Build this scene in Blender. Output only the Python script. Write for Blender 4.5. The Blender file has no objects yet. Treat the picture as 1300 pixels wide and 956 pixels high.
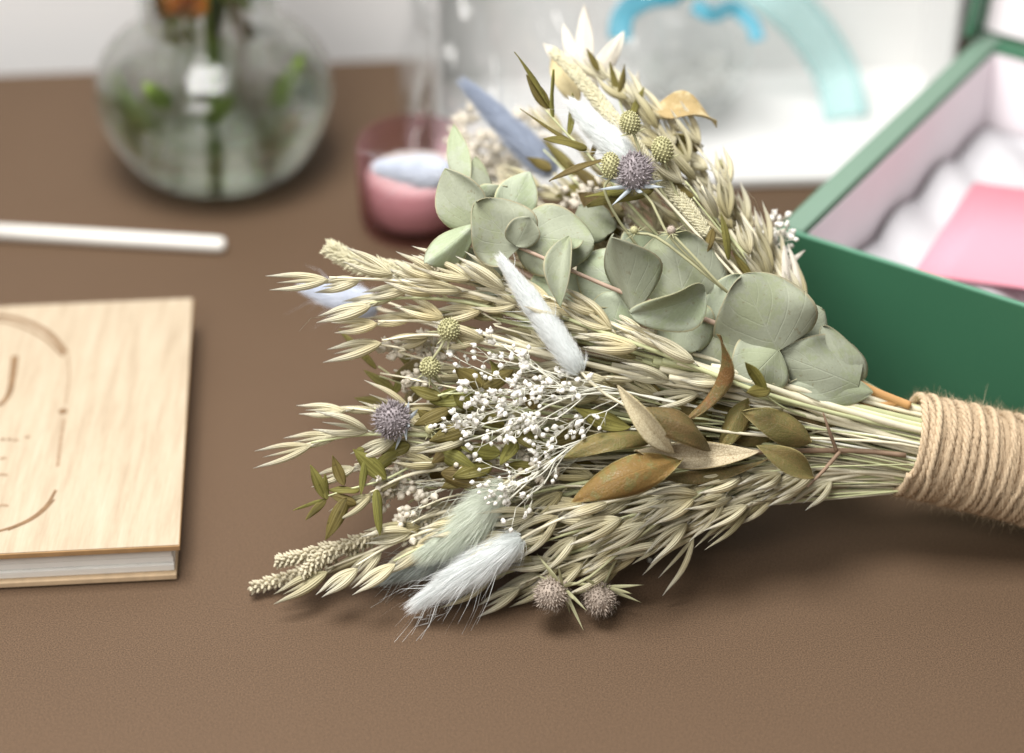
import bpy, math, random
from mathutils import Vector as V, Matrix
random.seed(7)
R = random.random
def U(a, b): return a + (b - a) * R()
def G(s): return random.gauss(0, s)
PI = math.pi
scene = bpy.context.scene
COL = scene.collection

# ---------------------------------------------------------------- camera model
PITCH = math.radians(35.0); DIST = 1.13; AIM = V((0, 0, .10)); LENS = 85.0
FPX = 1300 * LENS / 36.0
FW = V((0, math.cos(PITCH), -math.sin(PITCH))); UP = V((0, math.sin(PITCH), math.cos(PITCH))); RT = V((1, 0, 0))
CAM = AIM - FW * DIST
def ray(px, py): return FW + RT * ((px - 650) / FPX) + UP * ((478 - py) / FPX)
def at(px, py, dd=0.0, zmin=.006):
    """point seen in the photograph's direction px,py at depth DIST+dd, never below the table"""
    r = ray(px, py); p = CAM + r * (DIST + dd)
    if p.z < zmin: p = CAM + r * ((zmin - CAM.z) / r.z)
    return p
def onz(px, py, z=0.0):
    r = ray(px, py); return CAM + r * ((z - CAM.z) / r.z)
def vd(a, b, c): return (RT * a + UP * b - FW * c)      # right, up, towards the viewer
MM = .001
PX = DIST / FPX

# ---------------------------------------------------------------- mesh builder
class MB:
    def __init__(s): s.v = []; s.f = []; s.uv = []; s.smooth = True
    def quadgrid(s, rows, uvs=None, close=False, cap=False):
        n = len(rows[0]); b = len(s.v); m = len(rows)
        for r in rows: s.v.extend(r)
        for i in range(m - 1):
            for j in range(n if close else n - 1):
                k = (j + 1) % n
                s.f.append((b + i * n + j, b + i * n + k, b + (i + 1) * n + k, b + (i + 1) * n + j))
                u0, u1 = j / (n if close else n - 1), (j + 1) / (n if close else n - 1)
                v0, v1 = i / (m - 1), (i + 1) / (m - 1)
                s.uv.append(((u0, v0), (u1, v0), (u1, v1), (u0, v1)))
        if cap:
            for r0, rev in ((0, True), (m - 1, False)):
                idx = [b + r0 * n + j for j in range(n)]
                if rev: idx = idx[::-1]
                s.f.append(tuple(idx)); s.uv.append(tuple((.5, 0.0 if rev else 1.0) for _ in idx))
    def tube(s, pts, rad, sides=6, cap=True):
        fr = frames(pts); rows = []
        for i, (p, (t, n, bn)) in enumerate(zip(pts, fr)):
            r = rad(i / (len(pts) - 1)) if callable(rad) else rad
            rows.append([p + (n * math.cos(a) + bn * math.sin(a)) * r for a in [2 * PI * k / sides for k in range(sides)]])
        s.quadgrid(rows, close=True, cap=cap)
    def lathe(s, o, prof, sides=48, axis=V((0, 0, 1))):
        a = axis.normalized(); n, b = perp(a)
        rows = [[o + a * z + (n * math.cos(t) + b * math.sin(t)) * r for t in [2 * PI * k / sides for k in range(sides)]] for r, z in prof]
        s.quadgrid(rows, close=True)
    def drop(s, p, d, L, r, sides=6, segs=5, pw=.8):
        n, b = perp(d); rows = []
        for i in range(segs + 1):
            t = i / segs; rr = r * max(.02, math.sin(PI * min(1, t ** pw)))
            rows.append([p + d * (L * t) + (n * math.cos(a) + b * math.sin(a)) * rr for a in [2 * PI * k / sides for k in range(sides)]])
        s.quadgrid(rows, close=True, cap=False)
    def ribbon(s, pts, w, side):
        m = len(pts); rows = []
        for i, p in enumerate(pts):
            ww = w * (1 - .85 * i / (m - 1)); rows.append([p - side * ww, p + side * ww])
        s.quadgrid(rows)
    def box(s, c, sx, sy, sz, rot=0.0, M=None):
        if M is None: M = Matrix.Translation(c) @ Matrix.Rotation(rot, 4, 'Z')
        b = len(s.v)
        for z in (-1, 1):
            for y in (-1, 1):
                for x in (-1, 1): s.v.append(M @ V((x * sx / 2, y * sy / 2, z * sz / 2)))
        for f in ((0, 2, 3, 1), (4, 5, 7, 6), (0, 1, 5, 4), (2, 6, 7, 3), (0, 4, 6, 2), (1, 3, 7, 5)):
            s.f.append(tuple(b + i for i in f)); s.uv.append(((0, 0), (1, 0), (1, 1), (0, 1)))
        s.smooth = False
def perp(d):
    d = d.normalized(); h = V((0, 0, 1)) if abs(d.z) < .9 else V((1, 0, 0))
    n = d.cross(h).normalized(); return n, d.cross(n).normalized()
def frames(pts):
    out = []; n = None
    for i in range(len(pts)):
        t = (pts[min(i + 1, len(pts) - 1)] - pts[max(i - 1, 0)])
        t = t.normalized() if t.length > 1e-9 else V((1, 0, 0))
        if n is None: n, b = perp(t)
        else:
            n = n - t * n.dot(t); n = n.normalized() if n.length > 1e-6 else perp(t)[0]
        out.append((t, n, t.cross(n).normalized()))
    return out
def spline(P, n=24):
    P = [P[0] * 2 - P[1]] + list(P) + [P[-1] * 2 - P[-2]]
    out = []; segs = len(P) - 3
    for i in range(n + 1):
        u = i / n * segs; k = min(int(u), segs - 1); t = u - k
        a, b, c, d = P[k:k + 4]
        out.append((b * 2 + (c - a) * t + (a * 2 - b * 5 + c * 4 - d) * t * t + (b * 3 - a - c * 3 + d) * t ** 3) * .5)
    return out
def wpath(pl, n=24): return spline([p if isinstance(p, V) else at(*p) for p in pl], n)

def world_origin(o):
    v = V((0, 0, 0))
    while o: v += o.location; o = o.parent
    return v
def obj(name, mb, mat, parent=None, loc=None, **props):
    org = world_origin(parent) if parent else (loc or V((0, 0, 0)))
    me = bpy.data.meshes.new(name)
    me.from_pydata([tuple(p - org) for p in mb.v], [], mb.f)
    uvl = me.uv_layers.new(name='UVMap'); flat = []
    for poly in mb.uv:
        for c in poly: flat.extend(c)
    uvl.data.foreach_set('uv', flat)
    if mb.smooth: me.polygons.foreach_set('use_smooth', [True] * len(me.polygons))
    me.update()
    me.materials.append(mat)
    o = bpy.data.objects.new(name, me); COL.objects.link(o)
    if parent: o.parent = parent
    else: o.location = org
    for k, v in props.items(): o[k] = v
    return o
def thing(name, label, cat, loc, group=None):
    o = bpy.data.objects.new(name, None); COL.objects.link(o); o.location = loc
    o.empty_display_size = .02; o['label'] = label; o['category'] = cat
    if group: o['group'] = group
    return o
def bevel(o, w=.0006, seg=2):
    m = o.modifiers.new('bevel', 'BEVEL'); m.width = w; m.segments = seg; m.limit_method = 'ANGLE'; return o
def solid(o, t=.0004):
    m = o.modifiers.new('solid', 'SOLIDIFY'); m.thickness = t; m.offset = 0; return o

# ---------------------------------------------------------------- materials
class NT:
    def __init__(s, name):
        s.m = bpy.data.materials.new(name); s.m.use_nodes = True; s.t = s.m.node_tree; s.t.nodes.clear()
        s.out = s.t.nodes.new('ShaderNodeOutputMaterial')
    def n(s, typ, ins=None, **kw):
        x = s.t.nodes.new('ShaderNode' + typ)
        for k, v in kw.items(): setattr(x, k, v)
        for k, v in (ins or {}).items():
            sock = x.inputs[k]
            if isinstance(v, bpy.types.NodeSocket): s.t.links.new(v, sock)
            else: sock.default_value = v
        return x
    def link(s, a, b): s.t.links.new(a, b)
    def math(s, op, a, b=0.0, c=None):
        ins = {0: a, 1: b}
        if c is not None: ins[2] = c
        return s.n('Math', ins, operation=op).outputs[0]
    def noise(s, scale, detail=3, rough=.5, vec=None):
        i = {'Scale': scale, 'Detail': detail, 'Roughness': rough}
        i['Vector'] = vec if vec is not None else s.n('TexCoord').outputs['Object']
        return s.n('TexNoise', i).outputs['Fac']
    def ramp(s, fac, stops):
        r = s.n('ValToRGB', {0: fac}); e = r.color_ramp.elements
        while len(e) < len(stops): e.new(.5)
        for el, (p, c) in zip(e, stops): el.position = p; el.color = (*c, 1)
        return r.outputs[0]
    def mix(s, f, a, b, blend='MIX'):
        x = s.t.nodes.new('ShaderNodeMix'); x.data_type = 'RGBA'; x.blend_type = blend
        for sock, v in ((x.inputs[0], f), (x.inputs[6], a), (x.inputs[7], b)):
            if isinstance(v, bpy.types.NodeSocket): s.t.links.new(v, sock)
            elif isinstance(v, tuple): sock.default_value = (*v, 1) if len(v) == 3 else v
            else: sock.default_value = v
        return x.outputs[2]
    def surf(s, col, rough=.6, transl=0.0, bump=None, bstr=.3, bdist=.001, spec=.4, tcol=None, **extra):
        ins = {'Roughness': rough, 'Specular IOR Level': spec}
        ins['Base Color'] = col if isinstance(col, bpy.types.NodeSocket) else (*col, 1)
        ins.update(extra)
        b = s.n('BsdfPrincipled', ins)
        nrm = None
        if bump is not None:
            bn = s.n('Bump', {'Strength': bstr, 'Distance': bdist, 'Height': bump}); nrm = bn.outputs[0]
            s.link(nrm, b.inputs['Normal'])
        o = b.outputs[0]
        if transl > 0:
            t = s.n('BsdfTranslucent'); c = tcol if tcol is not None else col
            if isinstance(c, bpy.types.NodeSocket): s.link(c, t.inputs[0])
            else: t.inputs[0].default_value = (*c, 1)
            o = s.n('MixShader', {0: transl, 1: o, 2: t.outputs[0]}).outputs[0]
        s.link(o, s.out.inputs[0]); return s.m
    def uv(s):
        x = s.n('SeparateXYZ', {0: s.n('TexCoord').outputs['UV']}); return x.outputs[0], x.outputs[1]
    def rnd(s): return s.n('ObjectInfo').outputs['Random']
def hsv(n, col, h=.5, s=1.0, v=1.0):
    return n.n('HueSaturation', {'Hue': h, 'Saturation': s, 'Value': v, 'Color': col}).outputs[0]

def mat_simple(name, col, rough=.6, transl=0, var=.15, scale=60, **k):
    n = NT(name); f = n.noise(scale, 4)
    c = n.mix(f, tuple(x * (1 - var) for x in col), tuple(min(1, x * (1 + var)) for x in col))
    return n.surf(c, rough, transl, **k)
def mat_oat(name, a, b, tip):
    n = NT(name); u, v = n.uv()
    st = n.math('SINE', n.math('MULTIPLY', u, 2 * PI * 11))
    st = n.math('MULTIPLY_ADD', st, .5, .5)
    f = n.noise(90, 3)
    base = n.mix(f, a, b)
    base = n.mix(n.math('MULTIPLY', n.math('POWER', st, 2.0), .55), base, tuple(x * .60 for x in a))
    base = n.mix(n.ramp(n.noise(26, 2), [(.42, (0, 0, 0)), (.66, (.6, .6, .6))]), base, tuple(x * y for x, y in zip(a, (.88, .80, .62))))
    tf = n.math('POWER', v, 3.0)
    c = n.mix(n.math('MULTIPLY', tf, .8), base, tip)
    c = hsv(n, c, v=n.math('MULTIPLY_ADD', n.rnd(), .3, .85))
    return n.surf(c, .5, .22, bump=st, bstr=.8, bdist=.0004, spec=.35)
def mat_leaf(name, top, under, vein, veinw=.03, side=7, transl=.25, rough=.5, blotch=None, bscale=60, veinf=.6, edge=None, spec=.3, hue=0.0, par=False, net=0.0):
    n = NT(name); u, v = n.uv()
    x = n.math('ABSOLUTE', n.math('SUBTRACT', u, .5))
    mid = n.math('SMOOTH_MIN', n.math('DIVIDE', x, veinw), 1.0, .1)
    mid = n.math('SUBTRACT', 1.0, mid)
    nz = n.noise(70, 3)
    ph = n.math('ADD', n.math('MULTIPLY', n.math('SUBTRACT', v, n.math('MULTIPLY', x, .85)), side), n.math('MULTIPLY', nz, .35))
    sv = n.math('ABSOLUTE', n.math('SUBTRACT', n.math('FRACT', ph), .5))
    sv = n.math('SUBTRACT', 1.0, n.math('MINIMUM', n.math('DIVIDE', sv, .07), 1.0))
    if par:
        pv = n.math('ABSOLUTE', n.math('SUBTRACT', n.math('FRACT', n.math('MULTIPLY', x, 6.5)), .5))
        sv = n.math('SUBTRACT', 1.0, n.math('MINIMUM', n.math('DIVIDE', pv, .22), 1.0))
    vv = n.math('MAXIMUM', mid, n.math('MULTIPLY', sv, .5))
    f = n.noise(bscale, 5, .6)
    g = n.noise(900, 2, .6)
    c = n.mix(f, tuple(k * .8 for k in top), tuple(min(1, k * 1.2) for k in top))
    if blotch:
        c = n.mix(n.ramp(n.noise(bscale * .8, 6, .7), [(.49, (0, 0, 0)), (.55, (1, 1, 1))]), c, blotch)
    sp_ = n.ramp(n.noise(420, 2, .5), [(.66, (0, 0, 0)), (.72, (.55, .55, .55))]); c = n.mix(sp_, c, tuple(k * .55 for k in (vein if sum(vein) < .8 else edge or vein)))
    uc = n.mix(f, tuple(k * .85 for k in under), tuple(min(1, k * 1.1) for k in under))
    c = n.mix(n.n('NewGeometry').outputs['Backfacing'], c, uc)
    c = n.mix(n.math('MULTIPLY', vv, veinf), c, vein)
    if edge:
        e = n.math('GREATER_THAN', x, .475); c = n.mix(n.math('MULTIPLY', e, .7), c, edge)
    c = n.mix(.25, c, n.mix(g, (.25, .25, .25), (.75, .75, .75)), 'OVERLAY')
    c = hsv(n, c, h=n.math('MULTIPLY_ADD', n.rnd(), .03 + hue, .485 - hue / 2), v=n.math('MULTIPLY_ADD', n.rnd(), .3, .85))
    if net:
        vo = n.n('TexVoronoi', {'Vector': n.n('TexCoord').outputs['Object'], 'Scale': 750.0}, feature='DISTANCE_TO_EDGE').outputs[0]
        nt = n.math('SUBTRACT', 1.0, n.math('MINIMUM', n.math('DIVIDE', vo, .12), 1.0))
        c = n.mix(n.math('MULTIPLY', nt, net), c, vein)
        vv = n.math('MAXIMUM', vv, n.math('MULTIPLY', nt, .5))
    hb = n.math('ADD', n.math('MULTIPLY', vv, -1.6 * veinf), n.math('ADD', f, n.math('MULTIPLY', g, .15)))
    return n.surf(c, rough, transl, bump=hb, bstr=.55, bdist=.0006, spec=spec)

M = {}
M['oat'] = mat_oat('oat_husk', (.74, .67, .42), (.88, .84, .64), (.96, .94, .86))
M['oatdim'] = mat_oat('oat_husk_olive', (.58, .52, .28), (.74, .68, .45), (.88, .84, .68))
M['straw'] = mat_simple('straw', (.80, .745, .56), .45, .1, .25, 120)
M['strawgreen'] = mat_simple('green_straw', (.56, .58, .33), .45, .1, .25, 120)
M['euc'] = mat_leaf('eucalyptus_leaf', (.355, .385, .285), (.25, .275, .18), (.54, .58, .45), .012, 6, .15, .65, veinf=.3, edge=(.46, .42, .26), bscale=70, blotch=(.33, .37, .24), spec=.25)
M['olive'] = mat_leaf('olive_leaf', (.245, .21, .06), (.31, .27, .09), (.10, .075, .015), .035, 3, .4, .5, veinf=.85, hue=.02, par=True, bscale=120)
M['bay'] = mat_leaf('bay_leaf', (.15, .13, .045), (.36, .28, .15), (.34, .22, .09), .015, 8, .12, .42, blotch=(.18, .135, .05), bscale=150, edge=(.46, .38, .18), spec=.35, net=.3)
M['bayrust'] = mat_leaf('rusty_bay_leaf', (.20, .115, .038), (.36, .28, .15), (.36, .18, .06), .015, 9, .12, .42, blotch=(.17, .14, .05), bscale=140, edge=(.46, .38, .18), spec=.35, net=.3)
M['bayunder'] = mat_leaf('bay_leaf_underside', (.55, .47, .32), (.36, .30, .17), (.27, .17, .08), .018, 10, .12, .7, bscale=130, edge=(.45, .36, .18), veinf=.5, net=.45)
M['cream'] = mat_leaf('bleached_leaf', (.80, .76, .66), (.76, .70, .58), (.58, .48, .34), .02, 5, .3, .7, bscale=50, veinf=.3)
M['tan'] = mat_leaf('tan_leaf', (.56, .46, .28), (.5, .4, .24), (.34, .22, .10), .02, 5, .25, .7, blotch=(.42, .30, .15), bscale=50, veinf=.4)
M['twig'] = mat_simple('twig_bark', (.24, .16, .105), .6, 0, .3, 200)
M['euctwig'] = mat_simple('eucalyptus_twig', (.40, .29, .22), .5, 0, .3, 150)
M['orangetwig'] = mat_simple('orange_twig', (.50, .28, .11), .5, 0, .4, 80)
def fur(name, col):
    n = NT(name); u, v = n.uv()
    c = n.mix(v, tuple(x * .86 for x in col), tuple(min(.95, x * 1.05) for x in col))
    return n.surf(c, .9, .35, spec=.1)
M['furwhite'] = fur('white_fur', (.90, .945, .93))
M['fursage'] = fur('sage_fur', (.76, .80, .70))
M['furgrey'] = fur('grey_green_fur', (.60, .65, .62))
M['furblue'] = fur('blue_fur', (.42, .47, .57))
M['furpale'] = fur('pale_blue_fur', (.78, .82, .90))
M['gyp'] = mat_simple('white_bud', (.88, .86, .80), .7, .2, .06, 300)
M['gypcream'] = mat_simple('cream_bud', (.74, .68, .57), .7, .2, .1, 300)
M['gypstem'] = mat_simple('white_twig', (.78, .77, .66), .6, .1, .08, 100)
M['thviolet'] = mat_simple('violet_thistle', (.33, .29, .30), .8, .1, .6, 500)
M['thgreen'] = mat_simple('green_thistle', (.46, .44, .24), .7, .1, .35, 400)
M['thpink'] = mat_simple('grey_pink_thistle', (.42, .35, .29), .8, .1, .35, 400)
M['bractblue'] = mat_simple('blue_bract', (.46, .51, .55), .6, .2, .25, 90)
M['bractgreen'] = mat_simple('green_bract', (.45, .44, .26), .6, .2, .25, 90)
M['grain'] = mat_simple('grain_head', (.64, .58, .42), .7, .15, .25, 300)
M['grainpale'] = mat_simple('pale_grain_head', (.70, .66, .47), .8, .15, .2, 500)

# ---------------------------------------------------------------- plant generators
def spikelet(mb, p, d, side, L, w, opening=.12):
    """two boat shaped husks with an inner floret, closed at the base and split at the tip"""
    d = d.normalized(); side = (side - d * side.dot(d)).normalized(); nn = d.cross(side)
    for s, ln, ww, op in ((1, 1.0, 1.0, opening), (-1, .93, .95, opening), (.15, .8, .6, 0)):
        rows = []; segs = 10; S = 8
        q = (d + side * (op * s)).normalized(); off = side * (s * w * .18)
        for i in range(segs + 1):
            t = i / segs
            r = w * ww * .5 * (1.95 * (t + .003) ** .52 * (1 - t) ** 1.08 + .012)
            c = p + off * math.sin(PI * min(t * 1.2, 1)) + q * (L * ln * t) + side * (s * L * .05 * math.sin(PI * t))
            rows.append([c + (side * math.cos(a) * .8 + nn * math.sin(a)) * r for a in [2 * PI * k / S for k in range(S)]])
        mb.quadgrid(rows, close=True)
    if R() < .10:      # awn
        a0 = p + d * L * .7; mb.tube([a0, a0 + d * L * .35 + side * U(-.1, .1) * L, a0 + d * L * U(.6, .8) + side * U(-.3, .3) * L], lambda t: .00016 * (1 - t * .8), 3)
BOUQ = None
NECK = at(1150, 563, .03)
HEND = at(1330, 603, .038)
HAX = (HEND - NECK).normalized()
HN, HB = perp(HAX)
def neckpt(r=.019, a=None, up=0.0):
    a = U(0, 2 * PI) if a is None else a
    rr = r * math.sqrt(R()) if a is None else r
    return NECK + (HN * math.cos(a) + HB * math.sin(a)) * rr
def neckfor(p):
    """entry point in the binding, on the side the piece comes from"""
    d = p - NECK; d = d - HAX * d.dot(HAX); d = d.normalized() if d.length > 1e-5 else HN
    j = V((G(.004), G(.004), G(.004)))
    o = d * .0155 + j; o = o - HAX * o.dot(HAX)
    if o.length > .0185: o = o.normalized() * .0185
    return NECK + o
def stempath(base, dirn, n=16, bow=.3):
    """from a flower's base back to the binding and a little way inside it"""
    q = neckfor(base); L = (q - base).length
    c1 = base + dirn.normalized() * (L * bow); c2 = q - HAX * (L * .22)
    out = []
    for i in range(n + 1):
        t = i / n; a = (1 - t)
        out.append(base * a ** 3 + c1 * (3 * a * a * t) + c2 * (3 * a * t * t) + q * t ** 3)
    out.append(q + HAX * .03)
    for p in out:
        if p.z < .003: p.z = .003
    return out
def oat_ear(pl, nsp=16, L=.021, w=.0052, mat='oat', spread=.40, stemr=.0009, tostem=True, sep=1.0):
    ax = wpath(pl, 40); mb = MB(); fr = frames(ax)
    total = sum((ax[i + 1] - ax[i]).length for i in range(40))
    nsp = max(4, int(nsp * .62)); L *= 1.26; w *= 1.12
    for i in range(nsp):
        t = i / (nsp - 1) * .98; k = min(39, int(t * 40)); p = ax[k]; T, n, b = fr[k]
        d0 = -T     # axis listed tip first: spikelets point to the tip
        ang = i * 2.4 + U(-.4, .4) if i else 0
        lat = (n * math.cos(ang) + b * math.sin(ang))
        sp = spread * U(.5, 1.25) * (0.2 if i == 0 else 1) * sep
        d = (d0 + lat * sp + V((0, 0, -.06))).normalized()
        foot = p + T * .004
        base = p + lat * .0025 * sep
        if base.z < .004: base.z = .004; d.z = max(d.z, -.02)
        mb.tube([foot, base], .0004, 4)
        spikelet(mb, base, d, perp(d)[0] if R() < .5 else lat, L * U(.82, 1.12), w * U(.85, 1.1), U(.06, .24))
    e = obj('oat_ear', mb, M[mat], BOUQ)
    st = MB(); path = ax[:]
    if tostem:
        path = ax + stempath(ax[-1], fr[-1][0])[1:]
    st.tube(path, lambda t: stemr * (.5 + .7 * min(1, t * 2)), 6)
    obj('stem', st, M['straw'] if R() < .7 else M['strawgreen'], e)
    return e
def bunny_tail(base, tip, w, mat, n=3800, hl=.008, sag=.0, stem='straw', stray=12, ang=(.18, .5), stempts=None):
    p0, p1 = at(*base), at(*tip); ax = p1 - p0; L = ax.length; d = ax.normalized()
    nn, b = perp(d); low = V((0, 0, -1)); core = MB()
    def pos(t): return p0 + ax * t + low * (sag * L * 4 * t * (t - 1) * -1 * .5)
    rp = U(0, 6)
    def rad(t): return (1 + .07 * math.sin(9 * t + rp) + .05 * math.sin(23 * t)) * w * .5 * (math.sin(PI * (.05 + .90 * t ** .66)) ** .72) * (1 - .26 * t)
    pts = [pos(.02 + .93 * i / 14) for i in range(15)]
    core.tube(pts, lambda t: rad(t) * .80, 12)
    for i in range(int(n * 1.7)):
        t = R() ** .9 * .97; a = U(0, 2 * PI); lat = nn * math.cos(a) + b * math.sin(a)
        al = U(*ang) * (1 - .8 * t) + (.7 if t < .04 else 0) * R(); l = hl * U(.5, 1.35) * (1 - .35 * t)
        q = pos(t) + lat * rad(t) * .72
        dr = (d * math.cos(al) + lat * math.sin(al) + V((G(.06), G(.06), G(.06)))).normalized()
        m = q + dr * l * .5; e = m + (dr + d * .35 + low * .10).normalized() * l * .5
        core.ribbon([q, m, e], .000065 if i % 3 else .00010, dr.cross(V((G(1), G(1), G(1)))).normalized())
    for i in range(stray):
        t = U(.2, .95); a = U(0, 2 * PI); lat = nn * math.cos(a) + b * math.sin(a)
        q = pos(t) + lat * rad(t); dr = (d * .8 + lat * .7 + low * .3).normalized(); l = hl * U(1.2, 2.4)
        m = q + dr * l * .5; e = m + (dr + d * .6 + low * .5).normalized() * l * .5
        core.ribbon([q, m, e], .00013, dr.cross(V((G(1), G(1), G(1)))).normalized())
    for p in core.v:
        if p.z < .0015: p.z = .0015 + R() * .001
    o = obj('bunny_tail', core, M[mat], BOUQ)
    st = MB()
    path = stempath(p0 + d * .004, -d) if stempts is None else wpath([p0 + d * .004] + stempts, 16) 
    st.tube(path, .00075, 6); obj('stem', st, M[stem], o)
    return o
PROF = {
 'round': lambda t: (math.sin(PI * min(1, t ** .80)) ** .55) if 0 < t < 1 else 0,
 'oval': lambda t: (math.sin(PI * min(1, t ** .9)) ** .8) if 0 < t < 1 else 0,
 'lance': lambda t: 1.9 * t ** .62 * (1 - t) ** 1.0 * 1.15 if 0 < t < 1 else 0,
 'bay': lambda t: (math.sin(PI * t ** .92) ** .85) if 0 < t < 1 else 0,
 'heart': lambda t: (math.sin(PI * min(1, (t * .93 + .07) ** .62)) ** .6) if t < 1 else 0,
}
def leafmesh(base, tip, w, nrm=(0, .2, 1), prof='round', fold=.15, curl=.1, wave=.045, nu=12, nv=18, twist=0.0, roll=0.0):
    base = base if isinstance(base, V) else at(*base); tip = tip if isinstance(tip, V) else at(*tip)
    ax = tip - base; L = ax.length; d = ax.normalized()
    n = vd(*nrm).normalized(); n = (n - d * n.dot(d)).normalized(); s = d.cross(n)
    ph, ph2 = U(0, 6), U(0, 6); mb = MB(); rows = []
    for i in range(nv + 1):
        t = .5 - .5 * math.cos(PI * i / nv); c = base + ax * t + n * (curl * L * 4 * t * (1 - t))
        hw = max(.00005, w * .5 * PROF[prof](t)); row = []
        tw = twist * (t - .3); sn = s * math.cos(tw) + n * math.sin(tw); nn = n * math.cos(tw) - s * math.sin(tw)
        for j in range(nu + 1):
            x = 2 * j / nu - 1
            h = -fold * abs(x) ** 1.35 * hw + wave * w * (math.sin(7 * t + ph + 2 * x) * x * x * 1.3 + .5 * math.sin(4 * t + ph2 - 2 * x) * abs(x))
            row.append(c + sn * (x * hw) + nn * (h + roll * x * x * hw))
        rows.append(row)
    for r in rows:
        for p in r:
            if p.z < .0012: p.z = .0012 
    mb.quadgrid(rows); return mb
def leaf(parent, mat, *a, label=None, name='leaf', **k):
    o = solid(obj(name, leafmesh(*a, **k), M[mat], parent), .00035)
    if label: o['label'] = label
    return o
def sprig(name, pl, rad, mat, tostem=True, n=24, taper=True):
    path = wpath(pl, n)
    if tostem: path = path + stempath(path[-1], path[-1] - path[-2])[1:]
    mb = MB(); mb.tube(path, (lambda t: rad * (.45 + .55 * min(1, t * 1.6))) if taper else rad, 7)
    return obj(name, mb, M[mat], BOUQ), path
def fib(n):
    g = PI * (3 - math.sqrt(5))
    for i in range(n):
        z = 1 - 2 * (i + .5) / n; r = math.sqrt(1 - z * z); yield V((r * math.cos(g * i), r * math.sin(g * i), z)), i
def thistle(c, r, mat='thviolet', bmat='bractblue', d=(.0, .6, .6), elong=1.1, spikes=170, sl=.35, bracts=7, bl=1.5, knob=False, stem=True, stemto=None, lab=None, fil=True):
    c = c if isinstance(c, V) else at(*c); dd = vd(*d).normalized(); n, b = perp(dd)
    M3 = Matrix((n, b, dd)).transposed()
    core = MB(); rows = []
    for i in range(9):
        t = i / 8; z = (-math.cos(PI * t)) * elong * .85; rr = max(.02, math.sin(PI * t)) * .85
        rows.append([c + (M3 @ V((rr * math.cos(a), rr * math.sin(a), z))) * r for a in [2 * PI * k / 14 for k in range(14)]])
    core.quadgrid(rows, close=True)
    for u, i in fib(spikes):
        p = V((u.x, u.y, u.z * elong)); q = c + (M3 @ p) * r * (.8 if knob else U(.68, .92)); o = (M3 @ u).normalized()
        o = (o + dd * .3 + V((G(.3), G(.3), G(.3))) * (0.15 if knob else 1)).normalized()
        if knob: core.drop(q, o, r * .30, r * .115, 5, 4, 1.0)
        else:
            core.drop(q, o, r * sl * U(.7, 1.2), r * .07, 4, 3, .6)
    if fil:
        for k in range(spikes):
            u = V((G(1), G(1), G(1))).normalized(); q = c + (M3 @ V((u.x, u.y, u.z * elong))) * r * .95; o = (M3 @ u)
            core.ribbon([q, q + o * r * .22, q + (o + dd * .5 + V((G(.3), G(.3), G(.3)))).normalized() * r * .45], .00010, V((G(1), G(1), G(1))).normalized())
    root = MB(); base = c - dd * r * elong * .8
    if stemto: path = wpath([base] + stemto, 14)
    else: path = stempath(base, -dd, bow=.25)
    root.tube(path, .0007, 6)
    o = obj('thistle', root, M['bractgreen'], BOUQ)
    if lab: o['label'] = lab
    obj('flower_head', core, M[mat], o)
    for k in range(bracts):
        a = 2 * PI * k / bracts + U(-.2, .2); lat = n * math.cos(a) + b * math.sin(a)
        tip = base + (lat * 1.0 + dd * U(-.15, .35)).normalized() * r * bl * U(.8, 1.25)
        ax = (tip - base); nr = dd
        leafobj = leafmesh(base, tip, r * .30, (0, 0, 1), 'lance', .5, U(-.1, .12), .05, 4, 8)
        obj('bract', leafobj, M[bmat], o)
    return o
def gyp(basepl, tips, nb=5, mat='gyp', smat='gypstem', br=.0013, r0=.0007, spreadpx=26, tostem=True):
    """spray: main twig, side twigs to each cluster, forked pedicels with a bud on each end"""
    path = wpath(basepl, 12); tw = MB(); bu = MB()
    full = path + (stempath(path[-1], path[-1] - path[-2])[1:] if tostem else [])
    tw.tube(full, lambda t: r0 * (.6 + .5 * t), 5)
    for tp in tips:
        T = at(*tp); k = min(range(len(path)), key=lambda i: (path[i] - T).length + (0 if i > 1 else .01)); k = min(len(path) - 1, k + random.randint(2, 4))
        J = path[k]; mid = (J + T) * .5 + V((G(.003), G(.003), G(.003)))
        seg = spline([J, mid, T], 6); tw.tube(seg, lambda t: r0 * .55 * (1 - .4 * t), 4)
        d = (T - J).normalized(); rr = spreadpx * PX
        for i in range(nb):
            f1 = seg[random.randint(3, 6)]
            f2 = f1 + (d + V((G(.5), G(.5), G(.5)))).normalized() * rr * U(.3, .6)
            tw.tube([f1, f2], r0 * .32, 3)
            for j in range(random.choice((2, 3, 3, 4))):
                dr = (d * .9 + V((G(.55), G(.55), G(.55)))).normalized()
                e = f2 + dr * rr * U(.25, .55)
                if e.z < .003: e.z = .003
                tw.tube([f2, e], r0 * .25, 3)
                s = br * U(.7, 1.25); bu.drop(e - dr * s * .3, dr, s * 2.4, s, 6, 5, .85)
                if R() < .3:
                    for q in range(3):
                        o2 = (dr + V((G(.5), G(.5), G(.5)))).normalized(); bu.drop(e + dr * s, o2, s * 1.6, s * .5, 4, 3)
    o = obj('gypsophila_spray', tw, M[smat], BOUQ); obj('flower_buds', bu, M[mat], o); return o
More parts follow.
